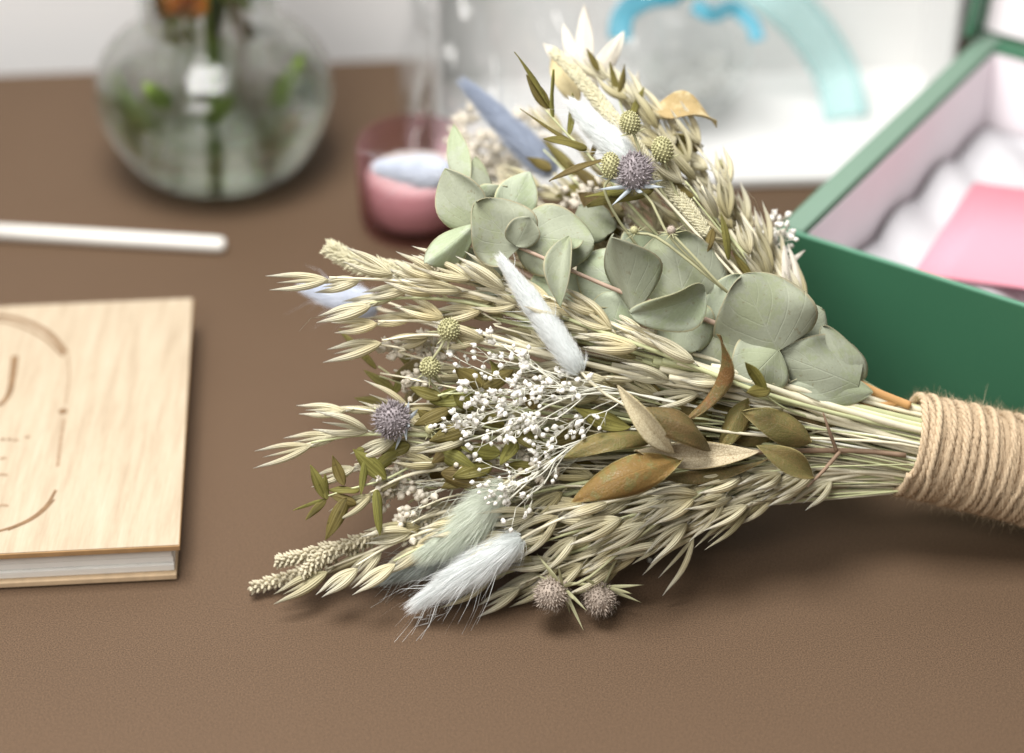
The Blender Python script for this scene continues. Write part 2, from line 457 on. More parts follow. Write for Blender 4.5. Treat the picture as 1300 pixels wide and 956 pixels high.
def grain_head(pl, r, mat='grainpale', n=520, bl=.0022, bw=.0006, ang=.7, name='grass_head', tostem=True, ends=(.3, .25)):
    ax = wpath(pl, 40); fr = frames(ax); mb = MB()
    mb.tube(ax, lambda t: r * .72 * math.sin(PI * (.12 + .76 * t)) ** .6, 8)
    for i in range(n):
        t = (i + .5) / n; k = min(39, int(t * 40)); T, a1, b1 = fr[k]; a = i * 2.39996
        lat = a1 * math.cos(a) + b1 * math.sin(a); rr = r * .62 * math.sin(PI * (.1 + .8 * t)) ** .6
        p = ax[k].lerp(ax[k + 1], t * 40 - k); q = p + lat * rr
        mb.drop(q, (-T + lat * ang + V((G(.15), G(.15), G(.15)))).normalized(), bl * U(.8, 1.3), bw, 4, 3, .8)
    o = obj(name, mb, M[mat], BOUQ)
    if tostem:
        st = MB(); st.tube(stempath(ax[-1], ax[-1] - ax[-2]), .0009, 6); obj('stem', st, M['straw'], o)
    return o

# ================================================================= THE SETTING
n = NT('brown_cloth')
big = n.noise(5, 3); fine = n.noise(1500, 3, .7); med = n.noise(260, 3, .6)
c = n.mix(big, (.091, .055, .031), (.117, .072, .042))
c = n.mix(.8, c, n.ramp(n.noise(1300, 3, .75), [(.3, (.17, .17, .17)), (.7, (.83, .83, .83))]), 'OVERLAY')
M['cloth'] = n.surf(c, .72, bump=n.math('ADD', n.math('MULTIPLY', fine, .6), n.math('MULTIPLY', med, .5)), bstr=.5, bdist=.0005, spec=.25, **{'Sheen Weight': .10, 'Sheen Roughness': .4, 'Sheen Tint': (.9, .8, .7, 1)})
eL, eR = onz(0, 93), onz(540, 72)
ed = (eR - eL).normalized(); en = V((-ed.y, ed.x, 0))
tb = MB(); ctr = (eL + ed * .45) - en * .75
ang = math.atan2(ed.y, ed.x)
tb.box(V((ctr.x, ctr.y, -.0125)), 2.6, 1.5, .025, ang)
table = thing('table', 'brown cloth covered table top carrying everything in view', 'table', V((ctr.x, ctr.y, -.7)))
bevel(obj('table_top', tb, M['cloth'], table), .004, 3)
wl = MB()
for sx in (-1, 1):
    for sy in (-1, 1):
        lg = MB(); pc = V((ctr.x, ctr.y, -.36)) + ed * (1.2 * sx) + en * (.68 * sy); lg.box(pc, .05, .05, .665, ang)
        bevel(obj('leg', lg, M['cloth'], table), .003)
M['wall'] = mat_simple('white_wall', (.80, .79, .78), .8, 0, .03, 4)
wc = eL + ed * .5 + en * .06; w = MB(); w.box(V((wc.x, wc.y, .35)), 3.6, .04, 2.3, ang)
obj('wall', w, M['wall'], kind='structure')
M['floor'] = mat_simple('floor', (.25, .2, .16), .6, 0, .1, 3)
fl = MB(); fl.box(V((0, 0, -.81)), 5, 5, .02, ang); obj('floor', fl, M['floor'], kind='structure')

# ================================================================= GUEST BOOK
def plywood(name, edge=False):
    n = NT(name); tc = n.n('TexCoord').outputs['Object']
    mp = n.n('Mapping', {'Vector': tc, 'Scale': (38, 3.0, 10)}).outputs[0]
    g = n.n('TexNoise', {'Scale': 5.0, 'Detail': 6, 'Roughness': .65, 'Vector': mp}).outputs['Fac']
    f2 = n.n('TexNoise', {'Scale': 28.0, 'Detail': 3, 'Roughness': .7, 'Vector': mp}).outputs['Fac']
    c = n.ramp(g, [(.25, (.34, .262, .178)), (.5, (.425, .345, .245)), (.78, (.475, .40, .30))])
    c = n.mix(.35, c, n.mix(f2, (.3, .3, .3), (.7, .7, .7)), 'OVERLAY')
    return n.surf(c, .55, bump=f2, bstr=.2, bdist=.0003, spec=.3)
M['ply'] = plywood('birch_plywood'); M['burn'] = mat_simple('laser_burnt_edge', (.40, .24, .11), .8, 0, .35, 150)
M['burntdark'] = mat_simple('engraving', (.20, .12, .06), .8, 0, .4, 250)
M['faint'] = mat_simple('faint_engraving', (.31, .22, .14), .8, 0, .3, 250)
M['paper'] = mat_simple('white_pages', (.84, .83, .79), .8, 0, .06, 90)
M['card2'] = mat_simple('board', (.62, .46, .29), .7, 0, .25, 180)
nc, fc = onz(228, 692, .023), onz(245, 378, .023)
yv = (fc - nc).normalized(); xv = V((yv.y, -yv.x, 0)) * -1        # xv points left along the near edge
H = (fc - nc).length; Wd = .24
bangle = math.atan2(yv.y, yv.x) - PI / 2
bo = nc.copy(); bo.z = 0
book = thing('guest_book', 'plywood covered book with engraved frame on the cover, left edge of the table', 'book', bo)
def bp(x, y, z): return bo + xv * x + yv * y + V((0, 0, z))      # x: leftwards, y: away
def slab(mb, x0, x1, y0, y1, z0, z1):
    c = bp((x0 + x1) / 2, (y0 + y1) / 2, (z0 + z1) / 2); mb.box(c, x1 - x0, y1 - y0, z1 - z0, bangle)
m = MB(); slab(m, 0, Wd, 0, H, .0195, .0226); cov = bevel(obj('front_cover', m, M['burn'], book), .0004)
m = MB(); slab(m, .0004, Wd - .0004, .0004, H - .0004, .0226, .0230); obj('cover_face', m, M['ply'], cov)
m = MB(); slab(m, .003, Wd, .001, H, .0012, .0042); bevel(obj('back_cover', m, M['card2'], book), .0004)
pg = MB(); z = .0044
for k, (h_, ox) in enumerate([(.0036, .004), (.0005, .0065), (.0034, .0042), (.0005, .006), (.0042, .0046), (.0016, .0038)]):
    slab(pg, ox, Wd, .004 + (.0012 if h_ < .001 else 0) + .0006 * (k % 3), H - .004, z, z + h_); z += h_ + .00005
bevel(obj('pages', pg, M['paper'], book), .0003)
def onbook(px, py):
    p = onz(px, py, .0232); return p
def groove(parent, pxs, w, mat, closed=False, name='engraved_line'):
    pts = spline([onbook(*p) for p in pxs], max(12, 6 * len(pxs))); mb = MB(); rows = []
    for i, p in enumerate(pts):
        t = (pts[min(i + 1, len(pts) - 1)] - pts[max(0, i - 1)]).normalized(); s = V((-t.y, t.x, 0))
        ww = (w(i / (len(pts) - 1)) if callable(w) else w) / 2
        rows.append([p - s * ww, p + s * ww])
    mb.quadgrid(rows); return obj(name, mb, mat, parent)
face = cov
groove(face, [(-20, 398), (20, 404), (48, 414), (68, 428), (84, 448)], .0030, M['burntdark'])
groove(face, [(-20, 403), (14, 410), (40, 420), (62, 434), (80, 452)], .0016, M['burntdark'])
groove(face, [(86, 450), (88, 480), (83, 512)], .0010, M['faint'])
groove(face, [(81, 532), (77, 560), (73, 592)], .0018, M['faint'])
groove(face, [(71, 622), (60, 640), (42, 656), (18, 668), (-8, 676)], .0016, M['burntdark'])
groove(face, [(69, 634), (54, 650), (36, 662), (10, 673)], .0010, M['burntdark'])
groove(face, [(19, 452), (16, 478), (12, 498), (2, 512), (-14, 518)], lambda t: .0040 - .002 * t, M['burntdark'], name='engraved_letter')
dm = MB(); c0 = onbook(80, 522)
dm.f.append(tuple(range(16))); dm.v = [c0 + V((math.cos(a), math.sin(a), 0)) * .0023 for a in [2 * PI * k / 16 for k in range(16)]]; dm.uv.append(tuple((.5, .5) for _ in range(16)))
obj('engraved_dot', dm, M['burntdark'], face)
for (x, y, l) in [(4, 558, 4), (12, 558, 3), (20, 559, 6), (35, 555, 5), (4, 582, 7), (2, 603, 15), (3, 642, 15)]:
    groove(face, [(x - l / 2, y + 1), (x, y - 1), (x + l / 2, y)], .0018, M['faint'], name='engraved_letter')

# ================================================================= WHITE STICK
M['stick'] = mat_simple('white_paint', (.80, .78, .73), .45, 0, .04, 60)
a, b = onz(-40, 292, .0045), onz(286, 311, .0045)
s = MB(); L = (b - a).length; d = (b - a).normalized()
s.tube([a, a + d * (L * .5), b - d * .008, b - d * .003, b - d * .001, b], lambda t: .0046 if t < .55 else (.0044 if t < .7 else (.0040 if t < .9 else .0022)), 16)
pc = thing('pencil', 'slim off-white round pencil lying between book and vase', 'pencil', (a + b) / 2 - V((0, 0, .0045)))
obj('barrel', s, M['stick'], pc)

# ================================================================= GLASS VASE
def glass(name, col=(1, 1, 1), rough=.0, ior=1.45):
    n = NT(name); g = n.n('BsdfPrincipled', {'Base Color': (*col, 1), 'Roughness': rough, 'IOR': ior, 'Transmission Weight': 1.0})
    n.link(g.outputs[0], n.out.inputs[0]); return n.m
def thinglass(name, col, thin, ior=1.45, rough=0.0):
    n = NT(name); g = n.n('BsdfPrincipled', {'Base Color': (*col, 1), 'Roughness': rough, 'IOR': ior, 'Transmission Weight': 1.0})
    t = n.n('BsdfTransparent', {'Color': (*col, 1)})
    n.link(n.n('MixShader', {0: thin, 1: g.outputs[0], 2: t.outputs[0]}).outputs[0], n.out.inputs[0]); return n.m
M['glass'] = thinglass('clear_glass', (.99, 1, .99), .45); M['water'] = thinglass('water', (.93, .99, .90), .45, 1.33)
M['pinkglass'] = thinglass('pink_glass', (.87, .71, .74), .85, 1.45, .04)
M['stemgreen'] = mat_simple('fresh_stem', (.24, .38, .07), .5, .1, .2, 40)
M['leafdark'] = mat_simple('dark_green_leaf', (.045, .075, .022), .5, .15, .3, 40)
M['leaffresh'] = mat_simple('fresh_green_leaf', (.24, .36, .06), .5, .3, .2, 40)
M['orange'] = mat_simple('orange_petal', (.75, .26, .02), .5, .25, .2, 60)
vb = onz(272, 112, .055); vb.z = 0
vase = thing('vase', 'round clear glass vase with flower stems in water', 'vase', vb)
prof_o = [(.0, .0), (.030, .0), (.042, .003), (.054, .012), (.064, .028), (.0705, .044), (.0715, .056), (.068, .072), (.059, .084), (.048, .092), (.042, .100), (.0405, .112), (.040, .14), (.040, .17), (.044, .21), (.050, .235)]
prof_i = [(max(0, r - .0028), z + (.004 if z < .03 else 0)) for r, z in prof_o][::-1]
def smoothprof(P, k=5):
    pts = spline([V((r, z, 0)) for r, z in P], (len(P) - 1) * k); return [(max(0.00001, p.x), p.y) for p in pts]
g = MB(); g.lathe(vb, smoothprof(prof_o) + smoothprof(prof_i), 64); obj('glass_body', g, M['glass'], vase)
wt = MB(); wp = [(r - .0002 if r > .001 else r, z) for r, z in smoothprof([p for p in prof_i[::-1] if p[1] <= .070])]
wt.lathe(vb, wp + [(.00001, wp[-1][1])], 64); obj('water', wt, M['water'], vase)
posy = thing('posy', 'orange blooms with green stems standing in the round vase', 'flowers', vb + V((0, 0, .006)))
for (x0, y0, x1, y1, r_, mt) in [(.0, -.022, .002, .002, .0036, 'stemgreen'), (.028, -.02, .012, .004, .0030, 'twig'), (-.018, .01, -.006, .0, .0022, 'stemgreen'), (.01, .02, -.004, .012, .0022, 'stemgreen'), (-.03, -.01, -.014, .004, .0018, 'stemgreen')]:
    s = MB(); s.tube(spline([vb + V((x0, y0, .008)), vb + V(((x0 + x1) / 2, (y0 + y1) / 2, .07)), vb + V((x1, y1, .16)), vb + V((x1 * 2, y1 * 2, .26))], 16), r_, 8)
    obj('stem', s, M[mt], posy)
for i in range(60):
    a = U(0, 2 * PI); rr = U(.004, .032); z = U(.092, .20)
    p = vb + V((rr * math.cos(a), rr * math.sin(a), z)); q = p + V((math.cos(a) * .012, math.sin(a) * .012, U(-.02, .04)))
    if (V((q.x - vb.x, q.y - vb.y))).length > .034 and q.z > .08 and q.z < .225: q = p + V((0, 0, .035))
    obj('leaf', leafmesh(p, q, .014, (G(.5), G(.5), 1), 'lance'), M['leafdark' if i % 2 else 'leaffresh'], posy)
for (ax_, ay_, bx_, by_, z0, z1) in [(.048, -.012, .056, -.022, .05, .085), (.050, .01, .058, -.004, .06, .075), (-.052, -.02, -.056, -.01, .045, .068), (-.03, -.046, -.05, -.032, .05, .066), (.03, -.03, .052, -.03, .028, .05), (.04, -.035, .056, -.02, .06, .082), (-.035, -.04, -.052, -.025, .03, .052), (.0, -.05, .02, -.055, .058, .075), (.052, .0, .060, .008, .035, .06), (-.02, -.052, -.034, -.05, .07, .08)]:
    obj('leaf', leafmesh(vb + V((ax_, ay_, z0)), vb + V((bx_, by_, z1 + .006)), .015, (G(.4), 0, 1), 'lance'), M['leaffresh'], posy)
for i in range(46):
    a = U(0, 2 * PI); e = U(.2, 1.3); c0 = vb + V((-.010, -.020, .116))
    dr = V((math.cos(a) * math.cos(e), math.sin(a) * math.cos(e), math.sin(e)))
    obj('petal', leafmesh(c0 + dr * .004, c0 + dr * .016, .008, (G(1), G(1), 1), 'oval'), M['orange'], posy)

# ================================================================= CANDLE
cb = onz(527, 284)
ca = thing('candle_holder', 'ribbed rose pink glass tumbler holding a candle behind the bouquet', 'candle holder', cb)
g = MB(); rows = []; S = 120
def ribr(r, a, z): return r + .0016 * math.cos(a * 26) * math.cos(z * 420) * (1 if r > .02 else 0)
P = [(.0001, 0), (.026, 0), (.0295, .003), (.031, .010), (.032, .03), (.032, .045), (.0315, .056), (.0295, .0565)]
Pi = [(.0285, .055), (.0285, .03), (.0275, .010), (.0240, .007), (.0001, .006)]
for r, z in smoothprof(P, 7): rows.append([cb + V((math.cos(a) * ribr(r, a, z), math.sin(a) * ribr(r, a, z), z)) for a in [2 * PI * k / S for k in range(S)]])
for r, z in Pi: rows.append([cb + V((math.cos(a) * r, math.sin(a) * r, z)) for a in [2 * PI * k / S for k in range(S)]])
g.quadgrid(rows, close=True); obj('glass', g, M['pinkglass'], ca)
M['wax'] = mat_simple('pale_wax', (.92, .86, .82), .5, .15, .04, 40)
M['wick'] = mat_simple('wick', (.12, .09, .07), .9)
cnd = thing('candle', 'pale cream wax candle inside the pink glass', 'candle', cb + V((0, 0, .0075)))
g = MB(); g.lathe(cb, [(.0001, .0078), (.024, .0078), (.0262, .011), (.0272, .0335), (.0255, .0345), (.0001, .0335)], 48); obj('wax', g, M['wax'], cnd)
g = MB(); g.tube([cb + V((0, 0, .033)), cb + V((.001, 0, .039)), cb + V((.002, .001, .043))], .0007, 6); obj('wick', g, M['wick'], cnd)

# ================================================================= GREEN BOX
def green(name, col, lin=False):
    n = NT(name); f = n.noise(700, 3, .6); c = n.mix(f, tuple(x * .93 for x in col), tuple(x * 1.07 for x in col))
    return n.surf(c, .5, bump=f, bstr=.15, bdist=.0003, spec=.4)
M['green'] = green('green_card', (.042, .150, .082)); M['greenrim'] = green('green_rim', (.10, .26, .17)); M['rimgrey'] = green('grey_green_rim', (.16, .25, .19))
M['liner'] = mat_simple('pink_white_liner', (.84, .78, .81), .7, 0, .04, 30)
M['pinkcard'] = mat_simple('pink_paper', (.74, .30, .37), .7, 0, .03, 30)
M['tissue'] = mat_simple('white_tissue', (.66, .66, .68), .7, .2, .05, 30)
BH = .095
c1 = onz(985, 290, BH); c2 = onz(1300, 390, BH); c3 = onz(1245, 55, BH)
c1.z = 0; fx = V((c2.x - c1.x, c2.y - c1.y, 0)).normalized(); fy = V((-fx.y, fx.x, 0)); BA = math.atan2(fx.y, fx.x)
BD = abs((V((c3.x, c3.y, 0)) - c1).dot(fy)) + .012; BW = .34; TL = .0135; TF = .0030
gb = thing('gift_box', 'open dark green card box with pale lining, right edge', 'box', c1)
def gp(x, y, z): return c1 + fx * x + fy * y + V((0, 0, z))
def gslab(x0, x1, y0, y1, z0, z1, mb=None):
    mb = mb or MB(); mb.box(gp((x0 + x1) / 2, (y0 + y1) / 2, (z0 + z1) / 2), x1 - x0, y1 - y0, z1 - z0, BA); return mb
body = bevel(obj('front_wall', gslab(0, BW, 0, TF, .001, BH), M['green'], gb), .0004)
bevel(obj('side_wall', gslab(0, TL, TF + .0002, BD, .001, BH - .0003), M['green'], gb), .0004)
bevel(obj('side_wall', gslab(BW - TL, BW, TF + .0002, BD, .001, BH - .0003), M['green'], gb), .0004)
bevel(obj('back_wall', gslab(TL + .0002, BW - TL - .0002, BD - .012, BD, .001, BH - .0001), M['green'], gb), .0004)
obj('floor_panel', gslab(TL, BW - TL, TF, BD - .012, .001, .004), M['liner'], gb)
rim = gslab(0, BW, .0001, TF - .0001, BH, BH + .0005); obj('rim_edge', rim, M['greenrim'], gb)
rim = gslab(.0012, TL - .0005, TF + .001, BD - .001, BH - .0002, BH + .0004); obj('rim_edge', rim, M['rimgrey'], gb)
lin = MB(); e = .0008
gslab(TL + .0002, TL + e, TF, BD - .012, .004, BH - .004, lin); gslab(TL + e, BW - TL - e, TF + .0002, TF + e, .004, BH - .003, lin)
gslab(TL + e, BW - TL - e, BD - .0128, BD - .0121, .004, BH - .004, lin); gslab(BW - TL - e, BW - TL - .0002, TF, BD - .012, .004, BH - .004, lin)
obj('lining', lin, M['liner'], gb)
# lid: hinged at the back, standing up and leaning back
LA = math.radians(14)
LM = Matrix.Translation(gp(0, BD + .002, BH)) @ Matrix.Rotation(BA, 4, 'Z') @ Matrix.Rotation(-LA, 4, 'X')
lid = MB(); lid.box(None, 0, 0, 0, M=LM @ Matrix.Translation(V((BW / 2, .0015, .14))) @ Matrix.Diagonal((BW, .003, .28, 1)).to_4x4()) if False else None
def lslab(x0, x1, y0, y1, z0, z1, mb):
    T = LM @ Matrix.Translation(V(((x0 + x1) / 2, (y0 + y1) / 2, (z0 + z1) / 2))); mb.box(None, x1 - x0, y1 - y0, z1 - z0, M=T)
lid = MB(); lslab(0, BW, 0, .003, 0, .26, lid); ld = bevel(obj('lid', lid, M['green'], gb), .0004)
lr = MB(); lslab(-.0031, -.0001, -.022, .003, .0, .26, lr); lslab(BW + .0001, BW + .0031, -.022, .003, 0, .26, lr); lslab(0, BW, -.022, .003, .2602, .263, lr); obj('lid_rim', lr, M['green'], ld)
ll = MB(); lslab(.001, BW - .001, -.0010, -.0002, .002, .259, ll); obj('lid_lining', ll, M['liner'], ld)
# tissue: a crumpled sheet filling the box
ts = MB(); rows = []; NXT, NYT = 60, 44
def ts_h(x, y):
    h = .045 + .0015 * math.sin(23 * x + 11 * y + 1) + .0015 * math.sin(61 * x - 37 * y) + .0015 * math.sin(130 * x + 90 * y + 2)
    return h
for i in range(NYT + 1):
    y = TF + .004 + (BD - .012 - TF - .008) * i / NYT
    rows.append([gp(x, y, min(.054, ts_h(x, y) + abs(math.sin(40 * x + 60 * y)) * .006)) for x in [TL + .004 + (BW - 2 * TL - .008) * j / NXT for j in range(NXT + 1)]])
ts.quadgrid(rows); solid(obj('tissue_paper', ts, M['tissue'], None, gp(BW / 2, BD / 2, .004), label='crumpled white tissue sheet lining the open green box', category='tissue paper'), .0002)
# pink card
q0, q1 = onz(1236, 232, .0575), onz(1160, 347, .0560); qx = (onz(1300, 240, .0575) - q0).normalized()
pa = [q0, q1, q1 + qx * .16, q0 + qx * .16]
pk = MB()
ctrp = (pa[0] + pa[2]) / 2
pk.quadgrid([[pa[1] + (pa[2] - pa[1]) * (j / 8) for j in range(9)], [pa[0] + (pa[3] - pa[0]) * (j / 8) for j in range(9)]])
pko = solid(obj('pink_card', pk, M['pinkcard'], None, ctrp, label='plain pink card lying on white tissue inside green box', category='card'), .0007)

# ================================================================= WHITE GIFT BOX WITH BAUBLE
M['whitecard'] = mat_simple('white_card', (.71, .705, .695), .6, 0, .02, 30)
wl_, wr_ = onz(556, 250), onz(1225, 232)
wx = (wr_ - wl_); WW = wx.length; wx.normalize(); wy = V((-wx.y, wx.x, 0)); WA = math.atan2(wx.y, wx.x); WD = .135
wb = thing('display_box', 'white open fronted card box behind the bouquet', 'box', wl_)
def wq(x, y, z): return wl_ + wx * x + wy * y + V((0, 0, z))
def wslab(x0, x1, y0, y1, z0, z1): mb = MB(); mb.box(wq((x0 + x1) / 2, (y0 + y1) / 2, (z0 + z1) / 2), x1 - x0, y1 - y0, z1 - z0, WA); return mb
bevel(obj('base', wslab(0, WW, 0, WD, .001, .007), M['whitecard'], wb), .001)
bevel(obj('back_panel', wslab(0, WW, WD + .0002, WD + .004, .001, .24), M['whitecard'], wb), .001)
bevel(obj('side_panel', wslab(WW - .004, WW, .055, WD, .0072, .24), M['whitecard'], wb), .001)
bevel(obj('side_panel', wslab(0, .004, .055, WD, .0072, .24), M['whitecard'], wb), .001)
M['film'] = glass('clear_film', (.985, .99, .99), .03, 1.35)
# cellophane wrap: crumpled sheet around the left end of the box
n = NT('cellophane'); gl = n.n('BsdfGlossy', {'Roughness': .06, 'Color': (1, 1, 1, 1)}); tr = n.n('BsdfTransparent', {'Color': (.97, .975, .975, 1)})
lw = n.n('LayerWeight', {'Blend': .35}).outputs['Facing']
mx = n.n('MixShader', {0: n.math('MULTIPLY_ADD', lw, .30, .05), 1: tr.outputs[0], 2: gl.outputs[0]}); n.link(mx.outputs[0], n.out.inputs[0]); M['cello'] = n.m
fm = MB(); rows = []
for i in range(41):
    z = .002 + .21 * i / 40
    row = []
    for j in range(46):
        s_ = j / 45
        if s_ < .25: x, y = -.010 - .006 * math.sin(z * 60), WD * (1 - s_ / .25) - .01
        else: x, y = -.010 + (s_ - .25) / .75 * .15, -.012
        row.append(wq(x + .006 * math.sin(37 * s_ + z * 50), y - .007 * math.sin(s_ * 23 + z * 70) - .004 * math.sin(s_ * 61 - z * 35) + z * .25, z))
    rows.append(row)
fm.quadgrid(rows)
obj('cellophane_wrap', fm, M['cello'], None, wq(0, 0, .002), label='crumpled clear cellophane wrapped round the left end of the white box', category='wrapping')
# bauble
bc = at(872, 62, .385, -9)
bc = V((bc.x, bc.y, .054)); 
rr_ = ray(868, 62); bc = CAM + rr_ * ((.054 - CAM.z) / rr_.z)
bauble = thing('bauble', 'clear glass bauble with turquoise cap inside the white box', 'bauble', V((bc.x, bc.y, .0072)))
M['bglass'] = thinglass('bauble_glass', (.99, .995, .995), .88)
g = MB(); RB = .045
po = [(max(1e-5, RB * math.sin(PI * k / 30)), -RB * math.cos(PI * k / 30)) for k in range(29)]
g.lathe(bc, po + [(max(1e-5, (r - .0012)), z * .975) for r, z in po][::-1], 56, V((-.25, -.1, 1))); obj('glass_ball', g, M['bglass'], bauble)
M['turq'] = mat_simple('turquoise_foil', (.03, .36, .50), .35, 0, .3, 60)
g = MB(); axb = V((-.25, -.1, 1)).normalized(); g.lathe(bc + axb * (RB * .93), [(.0001, .014), (.006, .013), (.010, .010), (.011, 0), (.010, -.002)], 24, axb); obj('cap', g, M['turq'], bauble)
M['snow'] = mat_simple('white_filling', (.85, .85, .82), .9, .2, .05, 200)
g = MB()
for i in range(120):
    a, rr = U(0, 2 * PI), .036 * math.sqrt(R()); z = -RB * .9 + .004 + rr * .5 + U(0, .008)
    g.drop(bc + V((rr * math.cos(a) * .8, rr * math.sin(a) * .8, z)), V((G(1), G(1), G(1))).normalized(), .006, .003, 5, 4)
obj('filling', g, M['snow'], bauble)
n = NT('turquoise_organza'); pb = n.n('BsdfPrincipled', {'Base Color': (.55, .78, .78, 1), 'Roughness': .4}); tt = n.n('BsdfTransparent', {'Color': (.9, .97, .97, 1)})
n.link(n.n('MixShader', {0: .6, 1: pb.outputs[0], 2: tt.outputs[0]}).outputs[0], n.out.inputs[0]); M['ribbon'] = n.m
M['ribbonedge'] = mat_simple('turquoise_edge', (.45, .74, .75), .35, .3, .08, 60)
n = NT('blue_ribbon'); pb = n.n('BsdfPrincipled', {'Base Color': (.08, .42, .56, 1), 'Roughness': .35}); tt = n.n('BsdfTransparent', {'Color': (.85, .95, .98, 1)})
n.link(n.n('MixShader', {0: .4, 1: pb.outputs[0], 2: tt.outputs[0]}).outputs[0], n.out.inputs[0]); M['deepblue'] = n.m
def ribbon_strip(pl, w, mat, name, label, cat, edges=True, group=None):
    pts = spline(pl, 40); fr = frames(pts); mb = MB(); ed_ = MB(); rows = []
    sides = []
    for (t, n_, b_) in fr:
        s_ = t.cross(V((0, -1, .5))).normalized(); sides.append(s_)
    for p, s_ in zip(pts, sides): rows.append([p + s_ * (w * (k / 4 - .5)) + V((0, -.0006 * math.sin(k * 2), 0)) for k in range(5)])
    mb.quadgrid(rows); o = solid(obj(name, mb, M[mat], None, pts[-1].copy(), label=label, category=cat), .0002)
    if edges:
        for q in (-.5, .5):
            e_ = MB(); e_.tube([p + s_ * (w * q) for p, s_ in zip(pts, sides)], .0011, 5); obj('ribbon_edge', e_, M['ribbonedge'], o)
    return o
def wz(px, py, z): return onz(px, py, z)
ribbon_strip([wz(930, -40, .10), wz(985, -5, .085), wz(1030, 40, .06), wz(1062, 95, .03), wz(1075, 150, .0095)], .026, 'ribbon', 'ribbon', 'sheer pale turquoise ribbon tail trailing down inside the white box', 'ribbon')
ribbon_strip([wz(880, 6, .105), wz(905, 18, .100), wz(930, 10, .096), wz(955, 30, .088), wz(962, 52, .080)], .009, 'deepblue', 'ribbon', 'deep blue ribbon end curling beside the glass bauble', 'ribbon', False)
ribbon_strip([wz(860, -10, .115), wz(820, -2, .112), wz(792, 18, .105), wz(786, 50, .095)], .014, 'deepblue', 'ribbon', 'deep blue ribbon loop above the bleached petals', 'ribbon', False)
# ================================================================= THE BOUQUET
BOUQ = thing('dried_bouquet', 'dried flower bouquet lying on the brown table, stems bound in jute twine', 'bouquet', V((.02, .03, 0)))

# ---- twine binding
def jute():
    n = NT('jute'); f = n.noise(900, 4, .7); g2 = n.noise(60, 3)
    c = n.mix(f, (.36, .25, .145), (.80, .65, .46)); c = n.mix(n.math('MULTIPLY', g2, .5), c, (.70, .54, .36))
    return n.surf(c, .85, .08, bump=f, bstr=.6, bdist=.0005, spec=.15)
M['jute'] = jute()
core = MB(); LH = .125
core.tube([NECK + HAX * x for x in (.004, LH)], lambda t: .0228, 24)
tw = MB(); turns = 46; pitch = LH / turns; rs = .00102; n_per = 76
wob = [G(.0007) for _ in range(turns + 2)]
plies = [[], [], []]
for i in range(turns * n_per):
    a = 2 * PI * i / n_per; k = i / n_per; j = int(k); fct = k - j
    w_ = wob[j] * (1 - fct) + wob[j + 1] * fct
    rv = 1 + .22 * math.sin(a * .11 + 3 * math.sin(a * .031)); x = k * pitch + .0012 * math.sin(a * .5 + j) + w_ * .9 + .0006 * math.sin(a * 2.3)
    rad = .0228 + .0000 * j + .0026 * (k / turns) + .0009 * math.sin(a * .37 + 1.7) + abs(w_) * .9
    rn = HN * math.cos(a) + HB * math.sin(a); c = NECK + HAX * x + rn * rad
    if c.z < .004: c.z = .004
    tan = (HB * math.cos(a) - HN * math.sin(a)); sl = i * (2 * PI / 6.1)
    for p_ in range(3):
        an = sl + p_ * 2 * PI / 3; plies[p_].append(c + (rn * math.cos(an) + HAX * math.sin(an)) * rs * rv * .85)
for pl in plies: tw.tube(pl, rs * 1.02, 6)
wrap = obj('twine_wrap', tw, M['jute'], BOUQ); obj('under_wrap', core, M['jute'], wrap)
fz = MB()
for i in range(20000):
    a = U(0, 2 * PI); x = U(0, LH); rn = HN * math.cos(a) + HB * math.sin(a); c = NECK + HAX * x + rn * (.0245 + .0026 * x / LH)
    tan = (HB * math.cos(a) - HN * math.sin(a)) * random.choice((-1, 1)); dr = (tan + rn * U(.02, .25) + HAX * G(.4)).normalized(); l = U(.0015, .008) * (1.8 if R() < .03 else 1)
    fz.ribbon([c, c + dr * l * .5 + rn * l * .05, c + dr * l + V((G(1), G(1), G(1))) * l * .25], .00008, rn.cross(dr).normalized())
obj('fibres', fz, M['jute'], wrap)

